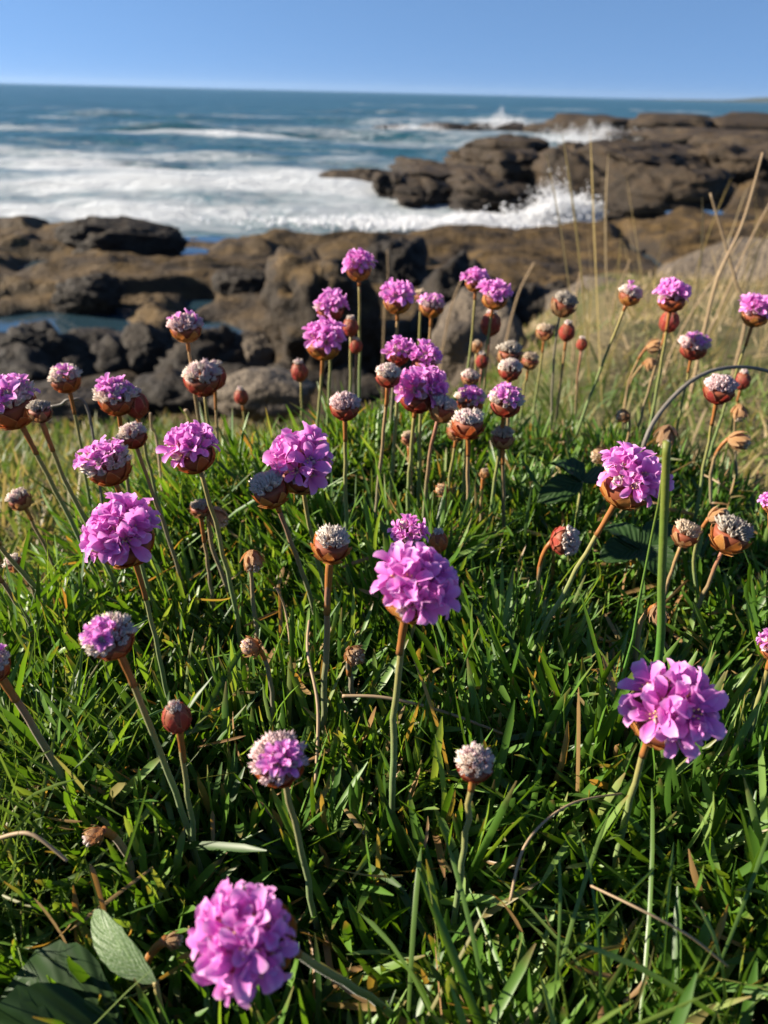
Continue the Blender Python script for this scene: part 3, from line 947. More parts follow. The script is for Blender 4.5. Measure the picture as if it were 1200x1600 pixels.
def stamens():
    V, F, UV, FM = [], [], [], []
    for k in range(5):
        a = 2 * math.pi * (k + .5) / 5
        d = Vector((math.cos(a) * .25, math.sin(a) * .25, 1)).normalized()
        b = Vector((math.cos(a) * .04, math.sin(a) * .04, 0))
        v, f, uv = tube([b, b + d * .32], [.012, .010], 4)
        o = len(V); V += v; F += [tuple(i + o for i in q) for q in f]; FM += [0] * len(f)
        v, f, uv = tube([b + d * .31, b + d * .36, b + d * .41], [.014, .034, .012], 5)
        o = len(V); V += v; F += [tuple(i + o for i in q) for q in f]; FM += [1] * len(f)
    # throat
    v, f, uv = tube([(0, 0, -.25), (0, 0, -.05), (0, 0, .12)], [.05, .07, .11], 6, False)
    o = len(V); V += v; F += [tuple(i + o for i in q) for q in f]; FM += [2] * len(f)
    return V, F, FM
_sv, _sf, _sm = stamens()
STAMENS = make_mesh('floret', _sv, _sf, [M['calyx_white'], M['anther'], M['calyx_pink']], fmat=_sm)

def whole_floret(seed):
    V, F, UV, FM = list(_sv), list(_sf), [(0.5, .3)] * len(_sv), list(_sm)
    r = random.Random(seed)
    for k in range(5):
        v, f, uv = petal_arrays(seed * 5 + k, opn=rad((30, 42, 52, 62, 70, 78)[seed % 6]))
        R = Matrix.Rotation(2 * math.pi * k / 5 + r.uniform(-.1, .1), 3, 'Z')
        s = r.uniform(.88, 1.08)
        o = len(V)
        V += [tuple(R @ Vector(p) * s) for p in v]; F += [tuple(i + o for i in q) for q in f]; UV += uv; FM += [3] * len(f)
    return make_mesh('floret', V, F, [M['calyx_white'], M['anther'], M['calyx_pink'], M['petal']], uv=UV, fmat=FM)
FLORETS = [whole_floret(s) for s in range(6)]

def calyx_arrays(seed):
    """a crumpled papery funnel with a lobed rim"""
    r = random.Random(seed)
    V, UV = [], []
    n = 10
    for i, (rr, z) in enumerate(((.08, -.60), (.19, -.10), (.26, .30), (.33, .66))):
        for k in range(n):
            a = 2 * math.pi * k / n
            q = rr * (1 + (.22 * (k % 2) + r.uniform(-.12, .12)) * (i / 3)) * (.8 if i == 3 and k % 2 else 1)
            V.append((math.cos(a) * q, math.sin(a) * q, z + (r.uniform(-.10, .10) + .34 * (k % 2)) * (i / 3)))
            UV.append((k / n, i / 3))
    F = grid_faces(4, n, 0, True)
    # puckered inside
    o = len(V)
    for k in range(n):
        a = 2 * math.pi * k / n
        V.append((math.cos(a) * .16, math.sin(a) * .16, .25 + r.uniform(-.12, .25)))
        UV.append((k / n, .55))
    V.append((0, 0, .10)); UV.append((.5, .4))
    for k in range(n):
        k2 = (k + 1) % n
        F.append((30 + k, 30 + k2, o + k2, o + k))
        F.append((o + k, o + k2, o + n))
    return V, F, UV
CALYX_ARR = [calyx_arrays(s) for s in range(5)]
_calyx_cache = {}
def calyx_mesh(i, key):
    if (i, key) not in _calyx_cache:
        v, f, uv = CALYX_ARR[i]
        _calyx_cache[(i, key)] = make_mesh('calyx', v, f, M[key], uv=uv)
    return _calyx_cache[(i, key)]

def bract_arrays(th0, th1, haz, r0, flare, seed, point=0.5):
    """one scale hugging the unit sphere, from polar angle th0 (low) up to th1"""
    r = random.Random(seed)
    V, UV = [], []
    nv, nu = 6, 5
    for i in range(nv):
        v = i / (nv - 1)
        th = th0 + (th1 - th0) * v
        w = haz * np.interp(v, [0, .3, .6, .85, 1], [.85, 1, .92, .55, .06 + .1 * (1 - point)])
        for j in range(nu):
            u = j / (nu - 1) * 2 - 1
            q = r0 * (1 + flare * v ** 2 + 0.03 * u * u * v) + r.uniform(-.008, .008)
            az = u * w / max(.45, math.sin(th)) if v > .05 else u * w / .6
            sl = math.sin(th) ** (1.30 if th > math.pi / 2 else 1)
            V.append((sl * math.cos(az) * q, sl * math.sin(az) * q, math.cos(th) * q))
            UV.append((j / (nu - 1), v))
    return V, grid_faces(nv, nu), UV
_bract_cache = {}
def bract_mesh(row, var, key, style):
    k = (row, var, key, style)
    if k not in _bract_cache:
        T = {'cup': [(173, 128, .38, 1.07, .03), (167, 108, .40, 1.035, .03), (158, 82, .38, 1.0, .03)],
             'bud': [(172, 112, .44, 1.06, .01), (165, 78, .46, 1.03, .0), (150, 40, .48, 1.0, -.02)],
             'open': [(174, 125, .42, 1.05, .16), (165, 100, .42, 1.02, .16), (155, 82, .40, 1.0, .12)],
             'dead': [(172, 95, .34, 1.05, .40), (165, 80, .32, 1.0, .30), (150, 60, .32, .95, .10)]}[style][row]
        _bract_cache[k] = make_mesh('bract', *bract_arrays(rad(T[0] + var * 2), rad(T[1] + (var * 5 - 5)), T[2], T[3], T[4], row * 7 + var)[:2], M[key],
                                    uv=bract_arrays(rad(T[0] + var * 2), rad(T[1] + (var * 5 - 5)), T[2], T[3], T[4], row * 7 + var)[2])
    return _bract_cache[k]

_cup_cache = {}
def cup_mesh(key, style):
    if (key, style) not in _cup_cache:
        V, UV = [], []
        n, m = 16, 9
        top = {'cup': 80, 'bud': 25, 'open': 80, 'dead': 70}[style]
        for i in range(m):
            th = rad(178 + (top - 178) * i / (m - 1))
            for k in range(n):
                a = 2 * math.pi * k / n
                sl = math.sin(th) ** (1.30 if th > math.pi / 2 else 1)
                V.append((sl * math.cos(a) * .96, sl * math.sin(a) * .96, math.cos(th) * .96))
                UV.append((k / n * 6 % 1, i / (m - 1)))
        V.append((0, 0, math.cos(rad(top)) * .8)); UV.append((.5, 1))
        F = grid_faces(m, n, 0, True) + [((m - 1) * n + k, (m - 1) * n + (k + 1) % n, m * n) for k in range(n)] + [tuple(range(n - 1, -1, -1))]
        _cup_cache[(key, style)] = make_mesh('cup', V, F, M[key], uv=UV)
    return _cup_cache[(key, style)]

def frame_of(z, spin=0.0):
    z = Vector(z).normalized()
    return z.to_track_quat('Z', 'Y').to_matrix().to_4x4() @ Matrix.Rotation(spin, 4, 'Z')

G_FLOWER = 'thrift flower stalks on the cushion'
TO_CAM = Vector((0, -1, 0.35)).normalized()

def flower(u, v, w, kind, label, base=None, mm=None, tilt=(0, 0), bract=None, stem='stem_green', sheath=None, seed=0, dy=0.0, face=None, squash=0.74, calyx=None, nflor=None, hd=None, name=None, curve=0.35, cat='flower', stem_r=None, y=None, lit=None, fscale=1.0):
    r = random.Random(int(u * 13 + v * 7 + seed))
    bloom_mm = {'bloom': 25, 'half': 17, 'open_bud': 15, 'bud': 10.5, 'dried': 16, 'dead': 15}[kind]
    if base is not None:
        pb = on_mound(*base)
        hy = pb.y + dy
        head = at_y(u, v, hy)
    else:
        if y is not None:
            head = at_y(u, v, y)
        else:
            rr = ray(u, v)
            head = rr * ((mm or bloom_mm) * 0.001 * F_PX / w)
        pb = Vector((head.x + r.uniform(-.004, .006), head.y + dy, 0))
        pb.z = float(mound_top(pb.x, pb.y))
    depth = -(head.dot(_back))
    R = w * depth / F_PX / 2
    low = Vector((pb.x, pb.y, pb.z)) + Vector((0, 0, -0.028)) + (Vector((pb.x, pb.y, pb.z)) - head) * 0.12
    # head axis
    sd = (head - pb).normalized()
    axis = Vector((0, 0, 1)) + sd * 0.8 + Vector((tilt[0], -tilt[1], 0))
    if face is not None:
        axis = Vector(face)
    axis.normalize()
    root = link(name or {'bloom': 'thrift_flower', 'half': 'thrift_flower', 'open_bud': 'thrift_bud', 'bud': 'thrift_bud', 'dried': 'dried_thrift_head', 'dead': 'withered_thrift_head'}[kind], None, None, Matrix.Translation(low))
    tag(root, label, cat, G_FLOWER)
    inv = Matrix.Translation(-low)
    # cup geometry
    if kind == 'bloom':
        cr, cz, style, zc = R * .68, R * .58, 'cup', -.16 * R
    elif kind == 'half':
        cr, cz, style, zc = R * .84, R * .74, 'cup', -.14 * R
    elif kind == 'open_bud':
        cr, cz, style, zc = R * .92, R * .86, 'cup', -.10 * R
    elif kind == 'bud':
        cr, cz, style, zc = R * .96, R * 1.18, 'bud', 0
    elif kind == 'dried':
        cr, cz, style, zc = R * .88, R * .95, 'open', -.02 * R
    else:
        cr, cz, style, zc = R * .62, R * .95, 'dead', 0
    bkey = bract or {'bloom': 'bract_orange', 'half': 'bract_brown', 'open_bud': 'bract_red', 'bud': 'bract_red', 'dried': 'bract_tan', 'dead': 'bract_dead'}[kind]
    A = frame_of(axis, r.uniform(0, 6.28))
    H = inv @ Matrix.Translation(head) @ A
    Cm = H @ Matrix.Translation((0, 0, zc)) @ Matrix.Diagonal((cr, cr, cz, 1))
    cup = link('cup', cup_mesh('cup_dark' if kind != 'dead' else bkey, style), root, Cm)
    nrow = (5, 6, 6) if w >= 30 else (0, 5, 5)
    if style == 'dead': nrow = (5, 5, 4)
    for row, nb in enumerate(nrow):
        for k in range(nb):
            a = 2 * math.pi * (k + row * .5 + r.uniform(-.12, .12)) / nb
            link('bract', bract_mesh(row, r.randrange(3), bkey, style), cup, Matrix.Rotation(a, 4, 'Z') @ Matrix.Diagonal((1, 1, 1, 1)))
    # calyx tufts
    ck = calyx or {'bloom': 'calyx_pink', 'half': 'calyx_white', 'open_bud': 'calyx_white', 'bud': 'calyx_white', 'dried': 'calyx_straw', 'dead': 'calyx_straw'}[kind]
    nc, thm, rs, cs = {'bloom': (16, 92, .48, .36), 'half': (74, 88, .72, .32), 'open_bud': (84, 84, .74, .31), 'bud': (16, 28, .90, .34), 'dried': (46, 66, .70, .40), 'dead': (7, 45, .50, .30)}[kind]
    tw = []
    for i in range(nc):
        th = math.acos(1 - (1 - math.cos(rad(thm))) * (i + .5) / nc)
        ph = i * 2.39996 + r.uniform(-.25, .25)
        n = Vector((math.sin(th) * math.cos(ph), math.sin(th) * math.sin(ph), math.cos(th)))
        vs = squash if kind != 'bud' else 1.2
        p = Vector((n.x, n.y, n.z * vs)) * rs * R * r.uniform(.88, 1.10)
        p.z += zc * .5
        d = (n + Vector((r.uniform(-.35, .35), r.uniform(-.35, .35), .55))).normalized()
        tw.append((Matrix.Translation(p) @ frame_of(d, r.uniform(0, 6.28)) @ Matrix.Scale(cs * R * r.uniform(.8, 1.25), 4), r.randrange(5)))
    ck2 = ck
    if w >= 60 and kind != 'bloom':
        for i, (m, q) in enumerate(tw):
            link('calyx', calyx_mesh(q, 'calyx_pink' if (ck == 'calyx_white' and i < nc * .55 and kind in ('half', 'open_bud') and r.random() < .5) else ck), root, H @ m)
    else:
        V, F, UV, FM = [], [], [], []
        for i, (m, q) in enumerate(tw):
            cv, cf, cu = CALYX_ARR[q]
            o = len(V)
            V += [tuple(m @ Vector(p)) for p in cv]; F += [tuple(k + o for k in f) for f in cf]; UV += cu
            FM += [1 if (ck == 'calyx_white' and i < nc * .6 and r.random() < .45) else 0] * len(cf)
        link('calyx_tuft', make_mesh('calyx_tuft', V, F, [M[ck], M['calyx_pink']], uv=UV, fmat=FM), root, H)['kind'] = 'stuff'
    # florets
    if kind in ('bloom', 'half'):
        nf = int((nflor or 24) * 1.05) if kind == 'bloom' else int((nflor or 7) * 1.3)
        tmax = 84 if kind == 'bloom' else 58
        ploc = None
        if lit is not None:
            ploc = (A.to_3x3().inverted() @ Vector(lit)).normalized()
        for i in range(nf):
            th = math.acos(1 - (1 - math.cos(rad(tmax))) * (i + .35) / nf)
            ph = i * 2.39996 + r.uniform(-.2, .2)
            n = Vector((math.sin(th) * math.cos(ph), math.sin(th) * math.sin(ph), math.cos(th)))
            if ploc is not None:
                n = (n + ploc * 0.8).normalized()
            org = .48 if kind == 'bloom' else .66
            ln = (.54 if kind == 'bloom' else .54) * r.uniform(.78, 1.28) * fscale
            p = Vector((n.x, n.y, n.z * squash)) * org * R * r.uniform(.78, 1.16)
            p.z += (.06 * R if kind == 'bloom' else zc * .3)
            d = (n + Vector((r.uniform(-.42, .42), r.uniform(-.42, .42), r.uniform(-.20, .50)))).normalized()
            m = H @ Matrix.Translation(p) @ frame_of(d, r.uniform(0, 6.28)) @ Matrix.Scale(ln * R, 4)
            if w >= 92:
                fl = link('floret', STAMENS, root, m)
                q = r.randrange(5)
                for k in range(5):
                    link('petal', PETALS[q], fl, Matrix.Rotation(2 * math.pi * k / 5 + r.uniform(-.12, .12), 4, 'Z') @ Matrix.Scale(r.uniform(.86, 1.1), 4))
            else:
                link('floret', FLORETS[r.randrange(6)], root, m)
    # stem
    top = head + axis * (zc - cz * .93)
    if sheath is None:
        sheath = r.choice((0, .004, .006, .009, .012))
    sr = stem_r or r.uniform(.00082, .00104)
    ln = (top - low).length
    mid = (top - low)
    p1 = low + (mid * .5 + Vector((0, 0, 1)) * ln * .5) * .35
    p2 = top - (axis * curve * 1.4 + mid.normalized() * (1 - curve)).normalized() * ln * .33
    pts = bezier(low, p1, p2, top, 14)
    for q in pts[2:-2]:
        q += Vector((r.gauss(0, .00022), r.gauss(0, .00022), 0))
    sv, sf, su = tube([p - low for p in pts], [sr * (1.12 - .2 * i / 13) for i in range(14)], 8)
    link('stem', make_mesh('stem', sv, sf, M[stem], uv=su), root)
    if sheath > 0:
        L = 0; sp = [pts[-1]]
        fine = bezier(low, p1, p2, top, 60)
        for i in range(59, 0, -1):
            if L > sheath: break
            L += (fine[i] - fine[i - 1]).length
            sp.append(fine[i - 1])
        sp = sp[::-1][::max(1, len(sp) // 7)]
        sp[-1] = top
        if len(sp) > 2:
            k = len(sp)
            sv, sf, su = tube([p - low for p in sp], [sr * (1.06 + .06 * math.sin(i * 1.7) + .25 * (i / (k - 1)) ** 2) * (1.08 if i == 0 else 1) for i in range(k)], 8)
            link('sheath', make_mesh('sheath', sv, sf, M['sheath'], uv=su), root)
    return root, head, R

SUNV = tuple(sun_dir)
L_, Fw = -1, 1
def build_flowers():
    f = flower
    lit = (-.6, -.5, .5)
    # --- large near blooms
    f(395, 1465, 178, 'bloom', 'big globe of pink florets low over the leaves, its stalk bent sideways', base=(640, 1540), dy=-.012, tilt=(-.35, .75), squash=1.0, nflor=30, curve=.1, fscale=1.05)
    f(1042, 1112, 158, 'bloom', 'wide open pink head with splayed florets in front of the thick green stalk', base=(975, 1310), tilt=(.1, .75), nflor=17, fscale=1.12)
    f(650, 922, 142, 'bloom', 'pink flower head on a straight pale green stalk with an orange sheath', base=(618, 1240), tilt=(.45, .45), sheath=.015, nflor=24, fscale=1.08)
    f(192, 838, 132, 'bloom', 'large pink head with deep florets on an orange sheathed stalk', base=(262, 1080), tilt=(-.15, .55), sheath=.017, squash=.75, nflor=28)
    f(983, 752, 118, 'bloom', 'pink flower head on a long arching stalk, beside the thick green stalk', base=(825, 995), tilt=(.25, .25), sheath=.014, squash=.8)
    f(470, 727, 120, 'bloom', 'pink flower head with ragged florets rising above a pale faded head', base=(515, 905), tilt=(.1, .25), dy=-.012, bract='bract_tan', squash=.75)
    f(300, 704, 96, 'bloom', 'pink flower head with a red brown cup, on a tall straight stalk', base=(372, 950), tilt=(-.35, .1), bract='bract_brown', squash=.75, nflor=22)
    f(637, 836, 66, 'bloom', 'small pink flower head just behind the large straight stalked one', base=(632, 985), tilt=(.2, .5), bract='bract_red', nflor=14)
    f(172, 995, 82, 'half', 'half open pink head on a slanting stalk beside a closed red bud', base=(300, 1290), tilt=(-.1, .55), lit=lit, nflor=12, dy=.004)
    f(435, 1188, 92, 'half', 'half open pinkish white head with florets on one side only', base=(495, 1400), tilt=(-.05, .5), lit=(.5, -.6, .6), nflor=7, calyx='calyx_pink')
    f(168, 724, 80, 'half', 'half open pink head tilting over the large deep florets below it', base=(240, 930), tilt=(-.2, .2), bract='bract_brown', nflor=13, sheath=.02)
    f(182, 620, 66, 'half', 'brown cupped head with a tuft of flat pink florets on top, touching a striped bud', mm=19, nflor=8, tilt=(0, .05), bract='bract_brown', stem='stem_red')
    f(213, 632, 38, 'bud', 'striped red and cream bud tucked behind a tufted head', base=(262, 815), tilt=(.1, 0))
    f(207, 679, 46, 'open_bud', 'red bud with white papery top on an orange stalk, above the tilting pink head', base=(285, 880), tilt=(-.1, .1), stem='stem_dry')
    f(102, 590, 54, 'half', 'cream rimmed head with one small tuft of pink petals, standing before black boulders', mm=17, nflor=3, tilt=(-.25, 0), dy=.0, bract='bract_brown')
    f(14, 630, 92, 'half', 'pink head on a long leaning stalk next to a grey seed head', base=(150, 875), tilt=(-.3, .1), nflor=15, bract='bract_brown', sheath=.014)
    f(62, 642, 38, 'dried', 'grey papery seed head behind the leaning pink flower', base=(190, 900), calyx='calyx_grey', bract='bract_dead', tilt=(.2, 0))
    f(-12, 1040, 60, 'half', 'half hidden red cupped head on a reddish stalk at the cushion edge', base=(112, 1205), tilt=(-.2, .2), stem='stem_red', nflor=5)
    f(-30, 815, 60, 'bloom', 'pink head on a thick green stalk slanting down into the leaf edge', base=(100, 935), tilt=(-.3, 0))
    f(-25, 870, 45, 'bud', 'red bud with a dark red stalk at the cushion edge', base=(60, 960), tilt=(-.3, 0), stem='stem_red')
    f(276, 1121, 47, 'bud', 'round closed red bud with cream tip on a short stalk, before the half open head', base=(297, 1290), tilt=(0, .3), stem='stem_green', sheath=.012, nflor=0)
    f(742, 1192, 62, 'open_bud', 'cream topped red bud standing alone low in the cushion', base=(715, 1385), tilt=(-.05, .3), calyx='calyx_white', sheath=.006)
    f(290, 509, 57, 'half', 'fading head with cream fringe and a pointed pink tip, before the egg shaped boulder', mm=19, nflor=3, tilt=(0, .05), bract='bract_orange', calyx='calyx_pink', squash=.6, stem='stem_dry')
    f(316, 589, 62, 'open_bud', 'dark red head with a white and purple domed top before the black boulders', mm=21, tilt=(0, .2), calyx='calyx_white')
    f(336, 588, 36, 'bud', 'red bud hidden behind the dark red domed head', mm=13, tilt=(.1, 0), stem='stem_dry')
    # --- crest, middle
    f(560, 417, 57, 'bloom', 'highest pink flower head, on an upright stalk before dark rocks', mm=23.5, bract='bract_orange', tilt=(-.1, .05), nflor=18)
    f(516, 480, 60, 'bloom', 'pink head behind a larger pink head near the pointed buds', mm=24, bract='bract_red', tilt=(-.1, .1), nflor=18)
    f(506, 533, 78, 'bloom', 'fan shaped pink head with golden brown cup on a straight pale stalk', base=(490, 692), tilt=(.05, .12), sheath=.012, nflor=20, squash=.8)
    f(548, 511, 26, 'bud', 'small red bud beside the fan shaped pink head', mm=11)
    f(556, 541, 21, 'bud', 'slender red bud on a red stalk near the fan shaped pink head', mm=9, stem='stem_red', sheath=0)
    f(539, 633, 50, 'open_bud', 'red bud with purple and white striped top on a single upright stalk', base=(541, 832), tilt=(0, .05), calyx='calyx_pink', sheath=.010)
    f(468, 581, 28, 'bud', 'small round red and white bud at the pale flat rock', mm=13, tilt=(-.2, 0))
    f(377, 620, 23, 'bud', 'tiny red bud low on the crest against the pale flat rock', mm=11, tilt=(-.2, 0))
    f(621, 466, 64, 'bloom', 'pale pink and white head on a thick brown stalk left of a fading one', mm=25, bract='bract_orange', calyx='calyx_white', nflor=14, squash=.7, stem='stem_dry', tilt=(-.1, .05))
    f(675, 476, 44, 'half', 'small fading pink head with a thin amber cup between taller pink heads', mm=19, bract='bract_orange', nflor=6, squash=.5, stem='stem_dry', calyx='calyx_pink')
    f(742, 439, 44, 'bloom', 'smaller head of the touching pink pair', mm=20, bract='bract_orange', nflor=13, tilt=(-.25, .05), y=.53)
    f(774, 462, 58, 'bloom', 'larger head of the touching pink pair with amber cup', mm=24, bract='bract_orange', nflor=18, tilt=(.2, .1), y=.50)
    f(767, 506, 33, 'bud', 'red bud with white tip right below the touching pink pair', mm=14, stem='stem_red', sheath=0, tilt=(0, .05))
    f(622, 550, 54, 'bloom', 'pink head of the crowded clump, beside a white topped bud', mm=20, bract='bract_red', nflor=12, y=.385, tilt=(-.1, .1))
    f(664, 562, 60, 'bloom', 'pink head at the back of the crowded clump', mm=21, bract='bract_red', nflor=14, y=.38, tilt=(.2, .1))
    f(607, 585, 43, 'open_bud', 'white topped red bud at the edge of the crowded clump', base=(585, 792), tilt=(0, .05), stem='stem_dry')
    f(655, 612, 88, 'bloom', 'wide purple pink head in front of the crowded clump', base=(637, 795), tilt=(.25, .2), bract='bract_red', nflor=22, squash=.8)
    f(692, 638, 46, 'dried', 'pale dry head leaning out of the crowded clump', base=(664, 805), tilt=(.6, 0), calyx='calyx_white', stem='stem_red')
    f(735, 624, 50, 'half', 'shaded purple head above a brown dried head', mm=17.5, nflor=11, y=.37, tilt=(0, .1))
    f(732, 660, 54, 'dried', 'flat brown dried head with grey fringe below the shaded purple head', base=(736, 830), tilt=(-.05, .1), calyx='calyx_white', bract='bract_brown', squash=.5, stem='stem_dry')
    f(715, 672, 36, 'dried', 'pale dry head half hidden behind the flat brown one', base=(695, 785), tilt=(.1, 0), y=.4)
    f(791, 626, 58, 'half', 'shaded purple head with spread petals on a curved stalk', base=(765, 805), tilt=(.05, .12), nflor=10, bract='bract_red')
    f(797, 552, 42, 'dried', 'grey white crumpled head above a white tipped red bud', mm=19, calyx='calyx_grey', y=.44)
    f(797, 576, 39, 'open_bud', 'white tipped red bud in front of the grey crumpled head', mm=15, y=.42, stem='stem_red')
    f(828, 563, 30, 'dried', 'little pale dried head to one side of the grey crumpled head', mm=14, tilt=(.1, 0))
    f(753, 564, 21, 'bud', 'slim dark pink bud beside an empty calyx', mm=9, stem='stem_red', sheath=0)
    f(745, 540, 26, 'dead', 'empty straw calyx with two spread bracts', mm=12, bract='bract_tan', cat='seed head')
    f(735, 589, 30, 'open_bud', 'pinkish white round head just above the shaded purple one', mm=13, calyx='calyx_white', bract='bract_tan', y=.43)
    f(786, 683, 38, 'dried', 'small tan dried head beneath the spread shaded petals', base=(793, 800), calyx='calyx_straw', stem='stem_dry', tilt=(0, 0))
    f(639, 685, 26, 'dried', 'little tan head hidden among stalks of the clump', base=(648, 760), stem='stem_dry', y=.4)
    f(658, 462, 22, 'dried', 'tiny white dried head beyond the thick brown stalk', mm=12, y=.56)
    # --- crest, right
    f(881, 475, 42, 'dried', 'grey brown seed head on a thin dark stalk before dark rocks', mm=18, calyx='calyx_grey', bract='bract_dead', stem='stem_grey', sheath=0, tilt=(.4, .2), stem_r=.0008, cat='seed head')
    f(851, 519, 29, 'dried', 'small cream dried head next to the thin dark stalk', mm=14, calyx='calyx_straw', tilt=(-.1, 0))
    f(886, 519, 26, 'bud', 'dark red pointed bud by the thin dark stalk', mm=12, stem='stem_dry')
    f(909, 538, 18, 'bud', 'tiny crimson bud on a crimson stalk', mm=8.5, stem='stem_red', sheath=0)
    f(985, 460, 40, 'half', 'cream and pink half open head on a long leaning stalk', base=(905, 625), tilt=(.25, 0), bract='bract_orange', nflor=2, sheath=.004, calyx='calyx_white')
    f(1051, 464, 62, 'bloom', 'rounded pink head directly above a small red bud', mm=24, tilt=(0, .05), nflor=24, bract='bract_brown', squash=.75)
    f(1046, 502, 31, 'bud', 'red bud with cream tip on a slanting dark stalk', base=(1000, 640), tilt=(.15, 0), stem='stem_dry')
    f(1085, 540, 50, 'half', 'red cupped head with a crest of a few pink petals', base=(1060, 665), nflor=4, tilt=(.05, .05), bract='bract_red', calyx='calyx_pink')
    f(1182, 488, 60, 'bloom', 'dense pink head with amber cup on a long pale stalk crossing the arching stem', base=(1105, 715), tilt=(.05, .05), nflor=22, squash=.8, sheath=.012)
    f(1125, 606, 52, 'open_bud', 'round dark red head with pink and white dome before the arching stem', base=(1092, 795), tilt=(0, .15), calyx='calyx_pink')
    f(1160, 595, 26, 'bud', 'dark bud half hidden behind the round dark red head', mm=12)
    f(1026, 541, 32, 'dead', 'straw coloured withered head facing sideways near the red bud', mm=15, face=(.8, -.3, .2), bract='bract_tan', stem='stem_dry', cat='seed head')
    f(1018, 572, 26, 'dead', 'withered head hanging upside down under the straw coloured one', mm=13, face=(.3, -.3, -.8), bract='bract_tan', stem='stem_dry', cat='seed head')
    f(1072, 834, 44, 'dried', 'ragged tan dried head with drooping bracts beside the thick green stalk', base=(1035, 935), calyx='calyx_straw', tilt=(.2, .1), stem='stem_dry')
    f(1143, 834, 66, 'dried', 'big dried head with grey white papery dome and orange base', base=(1085, 945), calyx='calyx_grey', bract='bract_orange', tilt=(.15, .15), stem='stem_red', squash=.6)
    f(1126, 806, 40, 'dead', 'crumpled tan head behind the big grey domed one', base=(1110, 900), bract='bract_tan', face=(.8, -.2, .4), cat='seed head')
    f(1158, 690, 42, 'dead', 'tan withered head bent over sideways below the round dark red head', base=(1130, 770), bract='bract_tan', face=(.9, -.35, -.1), stem='stem_dry', cat='seed head')
    f(1156, 648, 34, 'dead', 'straw pale withered head nodding downwards at the cushion edge', base=(1170, 720), bract='bract_tan', face=(.1, -.5, -.8), stem='stem_dry', cat='seed head')
    f(1206, 786, 42, 'bloom', 'pink flower head just peeping in beside the big grey domed head', base=(1230, 930), nflor=14)
    f(885, 845, 50, 'open_bud', 'fallen pink and white bud resting sideways by the broad leaves', base=(855, 925), face=(.8, -.5, .25), stem='stem_red', calyx='calyx_white', sheath=.02)
    f(685, 846, 31, 'bud', 'dark closed bud low beside the small pink head', base=(690, 930), bract='bract_brown')
    f(518, 850, 63, 'dried', 'amber cupped dry head with white fringe on a dark brown stalk', base=(505, 1090), calyx='calyx_white', bract='bract_orange', tilt=(.15, .1), stem='stem_red', sheath=.02, squash=.7)
    f(421, 764, 62, 'dried', 'faded tan and white head leaning below a ragged pink one', base=(498, 930), calyx='calyx_white', bract='bract_orange', tilt=(-.35, .1), stem='stem_red', dy=-.01)
    f(1040, 686, 46, 'dead', 'withered brown head drooping over the top of the thick green stalk', y=on_mound(1012, 1180).y + .005, face=(-.15, -.35, -.75), bract='bract_dead', stem='stem_deep', sheath=0, cat='seed head', stem_r=.0004)
    f(30, 780, 38, 'dried', 'pale fluffy dried head leaning out over the blurred grass', base=(85, 850), tilt=(-.5, 0), calyx='calyx_white', stem='stem_dry')
    f(22, 880, 30, 'dried', 'white dried head lying at the leaf edge below the slanting green stalk', base=(60, 915), tilt=(-.5, .2), calyx='calyx_white', stem='stem_dry')
    f(312, 794, 32, 'dried', 'small ragged grey dried head beside a tan shrivelled one', base=(330, 905), calyx='calyx_grey', bract='bract_dead', stem='stem_dry', cat='seed head')
    f(342, 812, 46, 'dead', 'tan shrivelled head with drooping bracts by the tall straight stalk', base=(365, 900), bract='bract_tan', face=(.5, -.4, -.6), stem='stem_dry', cat='seed head')
    f(396, 880, 46, 'dead', 'brown shrivelled head caught among crossing dry stalks', base=(400, 960), bract='bract_tan', face=(.2, -.6, -.4), stem='stem_dry', cat='seed head')
    f(390, 1010, 44, 'dead', 'whitish shrivelled head lying on the leaves in mid cushion', base=(420, 1075), bract='bract_tan', face=(-.5, -.5, .5), calyx='calyx_white', stem='stem_grey', cat='seed head')
    f(556, 1025, 44, 'dead', 'dark brown shrivelled head deep among the leaves', base=(560, 1060), bract='bract_dead', face=(.4, -.7, .2), stem='stem_grey', cat='seed head')
    f(757, 738, 22, 'dead', 'little tan pointed bud below the flat brown dried head', base=(755, 800), bract='bract_tan', face=(.1, -.1, 1), stem='stem_dry', cat='seed head')
    f(690, 765, 30, 'dead', 'dark tan curled head in the hollow below the clump', base=(685, 815), bract='bract_tan', face=(-.4, -.5, .6), stem='stem_dry', cat='seed head')
    f(972, 650, 30, 'dead', 'tan withered head at the foot of the arching stem', base=(960, 700), bract='bract_dead', face=(-.8, -.3, .2), stem='stem_dry', cat='seed head')
    f(936, 712, 38, 'dead', 'brown withered head lying behind the arched pink flower', base=(945, 745), bract='bract_dead', face=(-.9, -.3, .1), stem='stem_dry', cat='seed head')
    f(143, 1308, 40, 'dead', 'cream withered head lying on the leaves above the broad dark leaf', base=(190, 1320), bract='bract_tan', face=(-.8, -.6, -.1), calyx='calyx_white', stem='stem_dry', cat='seed head')
    f(275, 1470, 34, 'dead', 'brown withered head lying on its side next to the lowest pink globe', base=(205, 1470), bract='bract_dead', face=(1, -.1, .05), stem='stem_dry', cat='seed head')
    f(1030, 965, 40, 'dead', 'dark brown withered head behind the foot of the thick green stalk', base=(1010, 1030), bract='bract_dead', face=(.2, -.5, -.7), stem='stem_dry', cat='seed head')
    f(1210, 1010, 60, 'bloom', 'pink head whose pale stalk stands at the cushion edge', base=(1180, 1130), nflor=14)

build_flowers()

